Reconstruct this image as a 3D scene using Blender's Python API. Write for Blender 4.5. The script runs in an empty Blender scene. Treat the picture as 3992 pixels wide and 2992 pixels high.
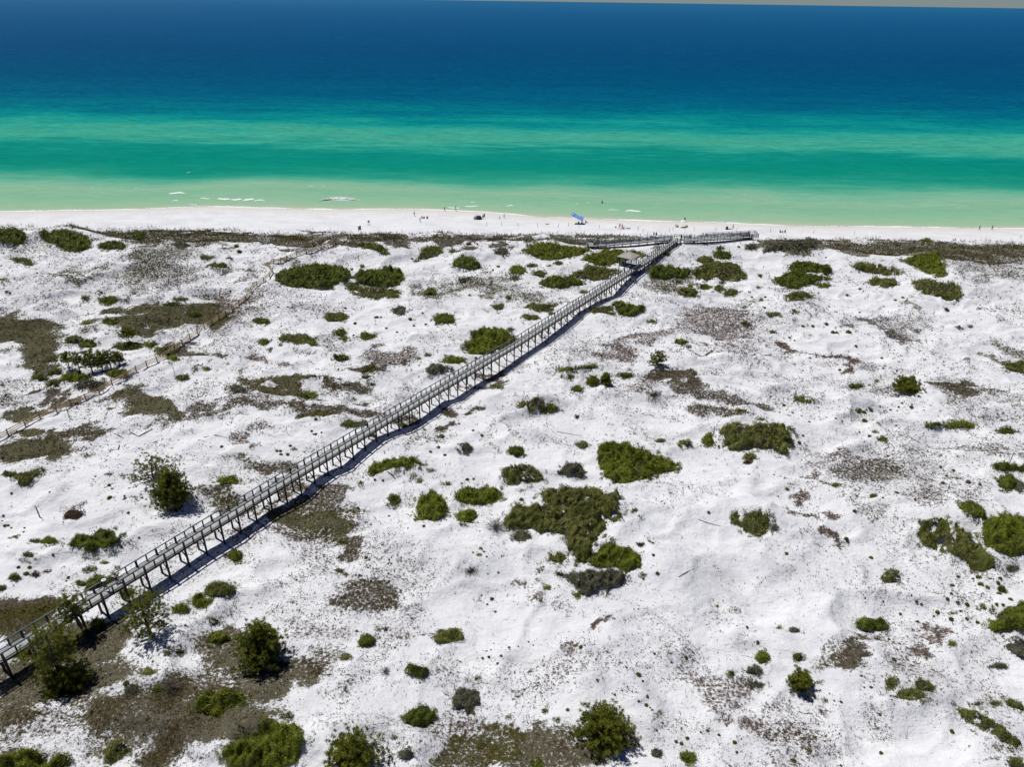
import bpy, math, random
import numpy as np
rng = np.random.default_rng(11)
random.seed(5)
SC = bpy.context.scene
COL = SC.collection
# ------------------------------------------------------------------ camera (real drone-like pinhole, metres)
FPX, CXP, CYP = 2770., 1996., 1496.
RHO, PITCH = math.radians(.82), math.radians(28.4)
CAM = np.array([0., 0., 66.])
FW = np.array([0, math.cos(PITCH), -math.sin(PITCH)])
U0 = np.array([0, math.sin(PITCH), math.cos(PITCH)])
XA = np.array([1., 0, 0])
RV = math.cos(RHO)*XA + math.sin(RHO)*U0
UV = -math.sin(RHO)*XA + math.cos(RHO)*U0
SEA = -3.5

def ray(px, py):
    px = np.asarray(px, float)[..., None]; py = np.asarray(py, float)[..., None]
    return FW + RV*(px-CXP)/FPX + UV*(CYP-py)/FPX
def hitz(px, py, z):
    d = ray(px, py); t = (z-CAM[2])/d[..., 2:3]
    return CAM + d*t
def toimg(P):
    d = P-CAM; z = d@FW; z = np.where(z < 1, 1, z)
    return CXP+FPX*(d@RV)/z, CYP-FPX*(d@UV)/z, z
# ------------------------------------------------------------------ noise
def _hash(ix, iy, s):
    h = (ix.astype(np.int64)*374761393 + iy.astype(np.int64)*668265263 + s*1442695041) & 0xffffffff
    h = ((h ^ (h >> 13))*1274126177) & 0xffffffff
    return ((h ^ (h >> 16)) & 0xffff)/65535.0
def vnoise(x, y, s=0):
    x = np.asarray(x, float); y = np.asarray(y, float)
    ix = np.floor(x); iy = np.floor(y); fx = x-ix; fy = y-iy
    fx = fx*fx*fx*(fx*(fx*6-15)+10); fy = fy*fy*fy*(fy*(fy*6-15)+10)
    a = _hash(ix, iy, s); b = _hash(ix+1, iy, s); c = _hash(ix, iy+1, s); d = _hash(ix+1, iy+1, s)
    return (a+(b-a)*fx)*(1-fy)+(c+(d-c)*fx)*fy
def fbm(x, y, s=0, o=4, g=.5):
    r = 0; a = 1; t = 0
    for i in range(o):
        ca, sa = math.cos(i*1.3+.4), math.sin(i*1.3+.4)
        r = r+a*(vnoise((x*ca-y*sa)*2**i+i*17.3, (x*sa+y*ca)*2**i-i*9.1, s+i)*2-1); t += a; a *= g
    return r/t
def sstep(a, b, x):
    t = np.clip((x-a)/(b-a), 0, 1); return t*t*(3-2*t)
# ------------------------------------------------------------------ object helpers
def tag(o, label=None, cat=None, group=None, kind=None):
    if label: o['label'] = label
    if cat: o['category'] = cat
    if group: o['group'] = group
    if kind: o['kind'] = kind
    return o
def link(o, parent=None):
    COL.objects.link(o)
    if parent is not None: o.parent = parent
    return o
def empty(name, loc=(0, 0, 0), rz=0.):
    o = bpy.data.objects.new(name, None); o.location = tuple(float(v) for v in loc); o.rotation_euler = (0, 0, rz); o.empty_display_size = .3
    return link(o)
def npmesh(name, V, F, mat, attr=None, smooth=False):
    """V (n,3), F (m,k) one polygon size"""
    V = np.asarray(V, np.float32); F = np.asarray(F, np.int32)
    me = bpy.data.meshes.new(name); k = F.shape[1]; m = len(F)
    me.vertices.add(len(V)); me.vertices.foreach_set('co', V.ravel())
    me.loops.add(m*k); me.loops.foreach_set('vertex_index', F.ravel())
    me.polygons.add(m); me.polygons.foreach_set('loop_start', np.arange(0, m*k, k, dtype=np.int32))
    try: me.polygons.foreach_set('loop_total', np.full(m, k, np.int32))
    except Exception: pass
    if smooth: me.polygons.foreach_set('use_smooth', np.ones(m, bool))
    for an, av in (attr or {}).items():
        at = me.attributes.new(an, 'FLOAT', 'POINT'); at.data.foreach_set('value', np.asarray(av, np.float32))
    me.materials.append(mat); me.update(calc_edges=True); me.validate()
    return me
def nobj(name, V, F, mat, parent=None, attr=None, smooth=False):
    return link(bpy.data.objects.new(name, npmesh(name, V, F, mat, attr, smooth)), parent)

class MB:
    """collects boxes, bars and tubes as quads"""
    def __init__(s): s.v = []; s.f = []; s.t = []; s.n = 0
    def add(s, V, F, t=.5):
        V = np.asarray(V, float); s.v.append(V); s.f.append(np.asarray(F)+s.n); s.n += len(V)
        s.t.append(np.full(len(V), t) if np.isscalar(t) else t)
        return s
    def box(s, c, d, n, L, W, H, t=.5, up=(0, 0, 1)):
        """centre c, axes d (length L), n (width W), up (height H)"""
        c = np.asarray(c, float); d = np.asarray(d, float); n = np.asarray(n, float); u = np.asarray(up, float)
        V = [c+d*L*a/2+n*W*b/2+u*H*e/2 for e in (-1, 1) for b in (-1, 1) for a in (-1, 1)]
        return s.add(V, [(0, 2, 3, 1), (4, 5, 7, 6), (0, 1, 5, 4), (2, 6, 7, 3), (0, 4, 6, 2), (1, 3, 7, 5)], t)
    def bar(s, a, b, w, h, t=.5, upv=(0, 0, 1)):
        a = np.asarray(a, float); b = np.asarray(b, float); d = b-a; L = np.linalg.norm(d); d /= L
        n = np.cross(d, upv)
        if np.linalg.norm(n) < 1e-3: n = np.cross(d, (1, 0, 0))
        n /= np.linalg.norm(n); u = np.cross(n, d)
        return s.box((a+b)/2, d, n, L, w, h, t, u)
    def tube(s, P, R, k=6, t=.5, cap=True):
        P = np.asarray(P, float); R = np.broadcast_to(np.asarray(R, float), (len(P),)); m = len(P)
        T = np.gradient(P, axis=0); T /= np.linalg.norm(T, axis=1)[:, None]+1e-9
        ref = np.array([.13, .97, .21]) if abs(T[0][2]) > .7 else np.array([0, 0, 1.])
        A = np.cross(T, ref); A /= np.linalg.norm(A, axis=1)[:, None]+1e-9; B = np.cross(T, A)
        an = np.arange(k)*2*math.pi/k
        V = P[:, None]+R[:, None, None]*(np.cos(an)[None, :, None]*A[:, None]+np.sin(an)[None, :, None]*B[:, None])
        V = V.reshape(-1, 3); F = []
        for i in range(m-1):
            for j in range(k):
                F.append((i*k+j, i*k+(j+1) % k, (i+1)*k+(j+1) % k, (i+1)*k+j))
        if cap:
            V = np.vstack([V, P[0], P[-1]]); q = m*k
            for j in range(k):
                F.append((q, (j+1) % k, j, q)); F.append((q+1, (m-1)*k+j, (m-1)*k+(j+1) % k, q+1))
        return s.add(V, F, t)
    def build(s, name, mat, parent=None, smooth=False, origin=None):
        V = np.vstack(s.v); F = np.vstack(s.f)
        if origin is not None: V = V-np.asarray(origin)
        tris = F[:, 0] == F[:, 3]
        t = np.concatenate(s.t)
        if tris.any():   # caps
            me = bpy.data.meshes.new(name)
            me.from_pydata(V.tolist(), [], [tuple(f[:3]) if a else tuple(f) for f, a in zip(F.tolist(), tris)])
            at = me.attributes.new('tint', 'FLOAT', 'POINT'); at.data.foreach_set('value', t.astype(np.float32))
            if smooth: me.polygons.foreach_set('use_smooth', np.ones(len(me.polygons), bool))
            me.materials.append(mat)
            return link(bpy.data.objects.new(name, me), parent)
        return nobj(name, V, F, mat, parent, {'tint': t}, smooth)
# ------------------------------------------------------------------ materials
def newmat(name):
    m = bpy.data.materials.new(name); m.use_nodes = True; nt = m.node_tree; nt.nodes.clear()
    out = nt.nodes.new('ShaderNodeOutputMaterial'); b = nt.nodes.new('ShaderNodeBsdfPrincipled')
    nt.links.new(b.outputs[0], out.inputs[0]); return m, nt, b, out
def N(nt, ty, **kw):
    n = nt.nodes.new(ty)
    for k, v in kw.items():
        if k in ('inputs',):
            for i, x in v.items(): n.inputs[i].default_value = x
        else: setattr(n, k, v)
    return n
def ramp(nt, fac, stops, interp='LINEAR'):
    r = nt.nodes.new('ShaderNodeValToRGB'); cr = r.color_ramp; cr.interpolation = interp
    while len(cr.elements) < len(stops): cr.elements.new(.5)
    for e, (p, c) in zip(cr.elements, stops):
        e.position = p; e.color = tuple(c)+(1,) if len(c) == 3 else c
    nt.links.new(fac, r.inputs[0]); return r
def math_(nt, op, a, b=None, clamp=False):
    n = nt.nodes.new('ShaderNodeMath'); n.operation = op; n.use_clamp = clamp
    for i, x in ((0, a), (1, b)):
        if x is None: continue
        if isinstance(x, (int, float)): n.inputs[i].default_value = x
        else: nt.links.new(x, n.inputs[i])
    return n.outputs[0]
def noise_(nt, vec, scale, detail=3, rough=.55, dist=0.):
    n = nt.nodes.new('ShaderNodeTexNoise'); n.inputs['Scale'].default_value = scale; n.inputs['Detail'].default_value = detail
    n.inputs['Roughness'].default_value = rough; n.inputs['Distortion'].default_value = dist
    if vec is not None: nt.links.new(vec, n.inputs['Vector'])
    return n.outputs[0]
def mix_(nt, fac, a, b):
    m = nt.nodes.new('ShaderNodeMix'); m.data_type = 'RGBA'
    if isinstance(fac, (int, float)): m.inputs[0].default_value = fac
    else: nt.links.new(fac, m.inputs[0])
    for i, x in ((6, a), (7, b)):
        if isinstance(x, tuple): m.inputs[i].default_value = tuple(x)+(1,)
        else: nt.links.new(x, m.inputs[i])
    return m.outputs[2]
def attr_(nt, name):
    a = nt.nodes.new('ShaderNodeAttribute'); a.attribute_name = name; return a.outputs['Fac']
def mapped(nt, sc=(1, 1, 1), rot=0.):
    g = nt.nodes.new('ShaderNodeNewGeometry'); m = nt.nodes.new('ShaderNodeMapping')
    m.inputs['Scale'].default_value = sc; m.inputs['Rotation'].default_value = (0, 0, rot)
    nt.links.new(g.outputs['Position'], m.inputs['Vector']); return m.outputs[0]
def simple(name, stops, rough=.8, nscale=8., spec=.2, bump=0.):
    """colour from the tint attribute broken by noise"""
    m, nt, b, out = newmat(name); v = mapped(nt)
    n = noise_(nt, v, nscale, 3)
    f = math_(nt, 'ADD', attr_(nt, 'tint'), math_(nt, 'MULTIPLY', math_(nt, 'SUBTRACT', n, .5), .7), True)
    r = ramp(nt, f, stops); nt.links.new(r.outputs[0], b.inputs['Base Color'])
    b.inputs['Roughness'].default_value = rough; b.inputs['Specular IOR Level'].default_value = spec
    if bump:
        bp = N(nt, 'ShaderNodeBump'); bp.inputs['Strength'].default_value = bump; bp.inputs['Distance'].default_value = .02
        nt.links.new(n, bp.inputs['Height']); nt.links.new(bp.outputs[0], b.inputs['Normal'])
    return m
def leafmat(name, c0, c1, c2, c3):
    m, nt, b, out = newmat(name); v = mapped(nt)
    n = noise_(nt, v, 1.1, 3); n2 = noise_(nt, v, 7., 2)
    f = math_(nt, 'ADD', attr_(nt, 'tint'), math_(nt, 'MULTIPLY', math_(nt, 'SUBTRACT', n, .5), .9))
    f = math_(nt, 'ADD', f, math_(nt, 'MULTIPLY', math_(nt, 'SUBTRACT', n2, .5), .5), True)
    r = ramp(nt, f, [(0., c0), (.35, c1), (.68, c2), (1., c3)])  # stops run from painted leaf shade to painted highlight
    nt.links.new(r.outputs[0], b.inputs['Base Color']); b.inputs['Roughness'].default_value = .55
    b.inputs['Specular IOR Level'].default_value = .25
    tr = N(nt, 'ShaderNodeBsdfTranslucent'); nt.links.new(r.outputs[0], tr.inputs[0])
    mx = N(nt, 'ShaderNodeMixShader'); mx.inputs[0].default_value = .3
    nt.links.new(b.outputs[0], mx.inputs[1]); nt.links.new(tr.outputs[0], mx.inputs[2]); nt.links.new(mx.outputs[0], out.inputs[0])
    return m
M = {}
M['oak'] = leafmat('oak_leaves', (.042, .054, .009), (.112, .148, .012), (.190, .235, .020), (.29, .31, .045))
M['lime'] = leafmat('rosemary_leaves', (.065, .072, .011), (.165, .195, .014), (.275, .31, .022), (.38, .40, .05))
M['olive'] = leafmat('olive_scrub_leaves', (.075, .076, .020), (.165, .180, .034), (.255, .262, .058), (.36, .34, .12))
M['grey'] = leafmat('grey_scrub_leaves', (.070, .066, .042), (.140, .138, .080), (.22, .218, .135), (.33, .32, .23))
M['dead'] = simple('dead_twigs', [(0, (.09, .07, .055)), (.5, (.17, .14, .12)), (1, (.27, .25, .23))], .9)
M['heath'] = simple('red_brown_heath', [(0, (.045, .025, .018)), (.5, (.085, .045, .030)), (1, (.15, .10, .06))], .9)
M['pine'] = leafmat('pine_needles', (.050, .060, .011), (.130, .155, .013), (.225, .245, .020), (.33, .32, .04))
M['bark'] = simple('pine_bark', [(0, (.05, .035, .025)), (.5, (.11, .08, .06)), (1, (.2, .16, .13))], .9, 12, bump=.6)
M['cover0'] = simple('brown_cover', [(0, (.035, .024, .012)), (.5, (.085, .060, .029)), (1, (.16, .12, .06))], .9, 5)
M['cover1'] = simple('olive_cover', [(0, (.038, .036, .010)), (.5, (.095, .085, .022)), (1, (.18, .16, .04))], .9, 5)
M['cover2'] = simple('red_cover', [(0, (.045, .022, .015)), (.5, (.10, .052, .035)), (1, (.17, .10, .065))], .9, 5)
M['deck'] = simple('weathered_deck_boards', [(0, (.38, .38, .36)), (.5, (.50, .50, .475)), (1, (.60, .59, .56))], .8, 3)
M['rail'] = simple('grey_handrail_wood', [(0, (.065, .085, .10)), (.5, (.105, .135, .155)), (1, (.16, .195, .22))], .75, 4)
M['post'] = simple('brown_timber', [(0, (.035, .028, .024)), (.5, (.065, .052, .044)), (1, (.11, .09, .075))], .85, 5, bump=.4)
M['fence'] = simple('tan_fence_timber', [(0, (.36, .25, .13)), (.5, (.52, .38, .22)), (1, (.64, .49, .30))], .85, 5)
M['fpost'] = simple('brown_fence_post', [(0, (.20, .11, .06)), (.5, (.32, .19, .11)), (1, (.42, .27, .16))], .85, 5)
M['roof'] = simple('grey_shingle_roof', [(0, (.36, .35, .30)), (.5, (.45, .44, .38)), (1, (.54, .52, .46))], .8, 6)
def flat(name, c, rough=.8):
    if name in M: return M[name]
    m, nt, b, out = newmat(name); v = mapped(nt); n = noise_(nt, v, 9., 2)
    nt.links.new(mix_(nt, n, tuple(x*.8 for x in c), tuple(min(1, x*1.2) for x in c)), b.inputs['Base Color'])
    b.inputs['Roughness'].default_value = rough; M[name] = m; return m
# ------------------------------------------------------------------ tiles: the picture positions below are noted in these frames
TILES = {}
for _r, _y in (('A', 700), ('B', 1200), ('C', 1800), ('D', 2392)):
    for _c, _x in ((1, 0), (2, 1000), (3, 2000), (4, 3000)): TILES[_r+str(_c)] = (_x, _y, 2.23 if _c == 4 else 2.212)
def T(t, x, y):
    ox, oy, s = TILES[t]; return ox+x/s, oy+y/s
# ------------------------------------------------------------------ boardwalk axis
BA = np.array([-50.949, 60.152, 0.]); BD = np.array([.56382, .82590, 0.]); BN = np.array([BD[1], -BD[0], 0.])
RS = np.array([-40, -7.4, 0, 26.2, 34.2, 52.3, 90.5, 123.2, 149.6, 162.1, 174.4]); RZ = np.array([3.9, 3.91, 4, 4.33, 4.34, 4.25, 3.77, 4.34, 4.79, 5.09, 6.0])
def deckz(s): return np.interp(s, RS, RZ)-1.07
FEET = [(-40, .1), (-10, -.1), (2.7, -.18), (10.9, -.04), (16.4, .14), (21.6, .03), (27.2, .3), (29.9, -.1), (32.7, -.1), (35.4, .6), (38.3, .6), (41.1, .15), (46.5, .9), (49.1, 1.14), (52.3, .67), (55.3, .16), (60.6, -.18), (66.4, .2), (69.3, -.5), (77.5, -.48), (82.9, -.85), (91.5, -.54), (99.6, -.41), (113.7, .53), (116.6, 1.02), (122.0, .88), (127.6, .74), (133.6, .07), (138.9, 1.11), (144.8, 1.89), (152, 2.2), (160, 2.6), (168, 3.6), (176, 3.3)]
FS = np.array([a for a, b in FEET]); FZ = np.array([b for a, b in FEET])
def bpt(s, o, z): return BA+BD*s+BN*o+np.array([0, 0, z])
# ------------------------------------------------------------------ shoreline, dune toe, foredune crest
_sh = [hitz(x, y, SEA) for x, y in ((0, 826), (400, 822), (800, 806), (1000, 813), (1300, 817), (1650, 818), (1900, 828), (2100, 848), (2400, 858), (2700, 868), (3200, 884), (3992, 893))]
SHX = np.array([-2500, -400]+[p[0] for p in _sh]+[400, 2500]); SHY = np.array([250, 252]+[p[1] for p in _sh]+[250, 246])
def shore(x): return np.interp(x, SHX, SHY)+.9*np.sin(x/9.)*.4
_cr = [(0, 925), (110, 893), (240, 893), (400, 925), (560, 938), (700, 943), (900, 945), (1000, 950), (1100, 975), (1200, 975), (1270, 955), (1390, 943), (1500, 950), (1560, 944), (1680, 937), (1760, 934), (1850, 945), (2050, 946), (2180, 958), (2300, 970), (2500, 950), (2620, 930), (2720, 932), (2900, 930), (3000, 962), (3100, 962), (3180, 957), (3260, 975), (3400, 990), (3520, 1000), (3700, 1015), (3992, 1035)]
_cp = np.array([hitz(x, y, 2.7) for x, y in _cr]); CRX = np.r_[-2500, -300, _cp[:, 0], 300, 2500]; CRY = np.r_[205, 205, _cp[:, 1], 200, 200]
def crest(x): return np.interp(x, CRX, CRY)
# bumps: picture position of the top, height, half-length across, half-length in depth, rotation
BUMPS = [(330, 890, 1.2, 10, 6, 0), (200, 925, 1.5, 10, 7, .2), (600, 1010, 2.0, 16, 9, .3), (850, 1010, .8, 5, 4, 0), (1300, 960, 1.2, 8, 6, 0), (1720, 950, 2.0, 9, 8, 0), (1850, 1000, 1.2, 6, 6, 0),
 (1330, 1080, 1.0, 14, 6, 0), (2130, 960, 1.2, 8, 5, 0), (2440, 985, 1.6, 10, 5, 0), (2230, 1040, .8, 8, 4, 0), (2180, 1095, .8, 6, 4, 0), (2480, 1190, 1.8, 11, 7, .3), (2600, 1130, .6, 10, 7, 0), (2850, 1045, 1.0, 8, 4, 0),
 (3180, 965, 1.5, 9, 7, 0), (3130, 1070, .9, 9, 6, 0), (3620, 1010, 1.6, 8, 6, 0), (3690, 1120, 1.4, 10, 5, -.3), (3110, 1150, .9, 7, 4, 0), (2750, 1395, 1.6, 16, 6, -.15), (2300, 1425, 1.2, 11, 4, -.1), (2080, 1560, .8, 7, 4, 0),
 (1600, 1440, 1.3, 10, 5, .1), (1180, 1330, .8, 6, 4, 0), (540, 1620, .8, 12, 4, .1), (900, 1560, .6, 10, 4, 0), (1550, 1800, 1.2, 8, 4, .1), (2450, 1740, .9, 8, 4, 0), (2950, 1650, 1.3, 9, 6, -.3), (3160, 1700, .6, 7, 5, -.5),
 (2960, 2010, 1.5, 7, 4, -.2), (2330, 1980, 1.0, 12, 8, -.4), (2500, 2180, .8, 7, 5, 0), (3640, 2000, 1.2, 12, 6, -.5), (3900, 2080, 1.0, 8, 7, 0), (3250, 1560, 1.1, 12, 4, -.25), (3550, 1480, 1.0, 14, 4, -.4), (3350, 1330, .8, 12, 5, -.3),
 (2650, 2330, .9, 10, 3.5, .35), (2950, 2450, -.5, 10, 5, 0), (3350, 2330, -.4, 14, 8, 0), (3600, 2700, .5, 8, 5, 0), (1700, 2250, -.3, 12, 8, 0), (900, 2750, .3, 8, 4, 0), (3150, 2640, .4, 6, 3, -.3), (3900, 2420, .7, 6, 4, 0), (500, 1800, .5, 9, 4, 0), (150, 1500, .5, 9, 4, 0), (1750, 1660, -.3, 9, 6, 0),
 (3820, 1130, .6, 9, 4, -.4), (3900, 1300, .5, 9, 4, .3), (3700, 1240, -.5, 12, 6, 0), (2850, 1230, .5, 10, 4, 0), (200, 1100, .6, 9, 4, 0), (450, 1180, -.5, 10, 4, 0), (1050, 1200, .6, 8, 3, 0)]
def RAMPS():
    s = 173.9; j = BA+BD*s+BN*.825; zj = float(deckz(172.2)); Jr = j+BN*1.6; Jl = j-BN*1.6
    a = hitz(2928, 923, 3.5); b = hitz(2315, 958, 2.2)
    return [(Jr, zj, a, 3.5, .75), (Jl, zj, b, 2.2, .95)]
RMP = RAMPS()
def height(x, y):
    yc = crest(x); ys = shore(x); ytoe = 222+2.5*np.sin(x/17.)
    inner = fbm(x/26., y/19., 3, 3)*.95+fbm(x/10., y/7., 9, 2)*.95
    rdg = (1-np.clip(np.abs(fbm(x/17.+.3*y/15., y/9., 21, 3))*3.0, 0, 1))**1.6; rdg2 = (1-np.clip(np.abs(fbm(x/7., y/5.-.4*x/7., 27, 2))*3.2, 0, 1))**1.5
    lowf = sstep(-.35, .45, fbm(x/38., y/30., 61, 2)); inner = inner-.3+rdg*(.5+1.3*lowf)+rdg2*(.12+.5*(1-lowf))+.07*fbm(x/1.5, y/1.1, 30, 2)+.022*np.sin((x*.35+y)*2.1+3*fbm(x/5., y/5., 7, 2))
    z = inner
    for px, py, h, a, b, r in BUMPS:
        c = hitz(px, py, 1.0); dx = x-c[0]; dy = y-c[1]; u = dx*math.cos(r)+dy*math.sin(r); v = -dx*math.sin(r)+dy*math.cos(r)
        wob = 1+.35*fbm(x/4., y/4., 55, 2)
        z = z+1.45*h*np.exp(-((u/a)**2+(v/b)**2)*1.3*wob)
    fd = (y-yc)/np.where(y > yc, 5.5, 9.5)
    z = z*(1-.6*np.exp(-fd**2))+(2.5+.7*fbm(x/13., 0*x+3, 77, 2))*np.exp(-fd**2)
    # boardwalk track
    s = (x-BA[0])*BD[0]+(y-BA[1])*BD[1]; o = (x-BA[0])*BN[0]+(y-BA[1])*BN[1]-1.5
    w = np.exp(-(o/5.)**2)*sstep(-45, -30, s)*(1-sstep(172, 182, s))
    z = z*(1-w)+w*(np.interp(s, FS, FZ)+.05*fbm(x/1.3, y/.9, 30, 2))
    for p, zp, q, zq, dp in RMP:
        e = q[:2]-p[:2]; L_ = np.hypot(*e); u = ((x-p[0])*e[0]+(y-p[1])*e[1])/L_**2; v = np.abs((x-p[0])*e[1]-(y-p[1])*e[0])/L_; sd = (y-(p[1]+e[1]*u))
        w = sstep(-.12, 0, u)*(1-sstep(1, 1.12, u))*np.where(sd > 0, np.exp(-(v/2.2)**2), np.exp(-(v/4.5)**2)); z = z*(1-w)+w*(zp+(zq-zp)*np.clip(u, 0, 1)-dp-.5*np.sin(np.clip(u, 0, 1)*math.pi)**2*(dp-.3))
    # strip behind the foredune, then beach, then seabed
    k = sstep(yc+4, ytoe+1, y); back = -.9+.35*fbm(x/5., y/3., 41, 3)
    z = z*(1-k)+k*back
    kb = sstep(ytoe-2, ytoe+8, y)
    beach = SEA+(ys-y)*(2.1/(ys-(ytoe))) + .05*fbm(x/6., y/3., 61, 3)
    beach = np.where(y > ys, SEA-(y-ys)*.06, beach)
    z = z*(1-kb)+kb*beach
    return np.maximum(z, -16)
def axis(lo, hi, st, far, g=1.25):
    a = list(np.arange(lo, hi+1e-6, st)); s = st
    while a[-1] < far[1]: s *= g; a.append(a[-1]+s)
    s = st
    while a[0] > far[0]: s *= g; a.insert(0, a[0]-s)
    return np.array(a)
GX = axis(-178, 178, .5, (-2600, 2600)); GY = axis(34, 268, .5, (-900, 420))
XX, YY = np.meshgrid(GX, GY)
ZZ = height(XX, YY)
def ground(x, y):
    x = np.asarray(x, float); y = np.asarray(y, float)
    i = np.clip(np.searchsorted(GX, x)-1, 0, len(GX)-2); j = np.clip(np.searchsorted(GY, y)-1, 0, len(GY)-2)
    fx = np.clip((x-GX[i])/(GX[i+1]-GX[i]), 0, 1); fy = np.clip((y-GY[j])/(GY[j+1]-GY[j]), 0, 1)
    return (ZZ[j, i]*(1-fx)+ZZ[j, i+1]*fx)*(1-fy)+(ZZ[j+1, i]*(1-fx)+ZZ[j+1, i+1]*fx)*fy
def onground(px, py, up=0.):
    """the world point where the sight line through a picture point meets the ground raised by up"""
    px = np.atleast_1d(np.asarray(px, float)); py = np.atleast_1d(np.asarray(py, float)); d = ray(px, py)
    up = np.broadcast_to(np.asarray(up, float), px.shape)
    t0 = (9.-CAM[2])/d[:, 2]; t1 = (-8.-CAM[2])/d[:, 2]; n = 260; res = t1.copy(); done = np.zeros(len(px), bool); pt = t0.copy()
    for k in range(1, n+1):
        t = t0+(t1-t0)*k/n; p = CAM+d*t[:, None]
        below = (p[:, 2] < ground(p[:, 0], p[:, 1])+up) & ~done
        if below.any():
            lo = pt[below]; hi = t[below]; db = d[below]; ub = up[below]
            for _ in range(8):
                m = (lo+hi)/2; q = CAM+db*m[:, None]; b = q[:, 2] < ground(q[:, 0], q[:, 1])+ub
                hi = np.where(b, m, hi); lo = np.where(b, lo, m)
            res[below] = (lo+hi)/2; done |= below
        pt = t
    return CAM+d*res[:, None]
def gp(px, py, up=0.): return onground(px, py, up)[0]
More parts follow.
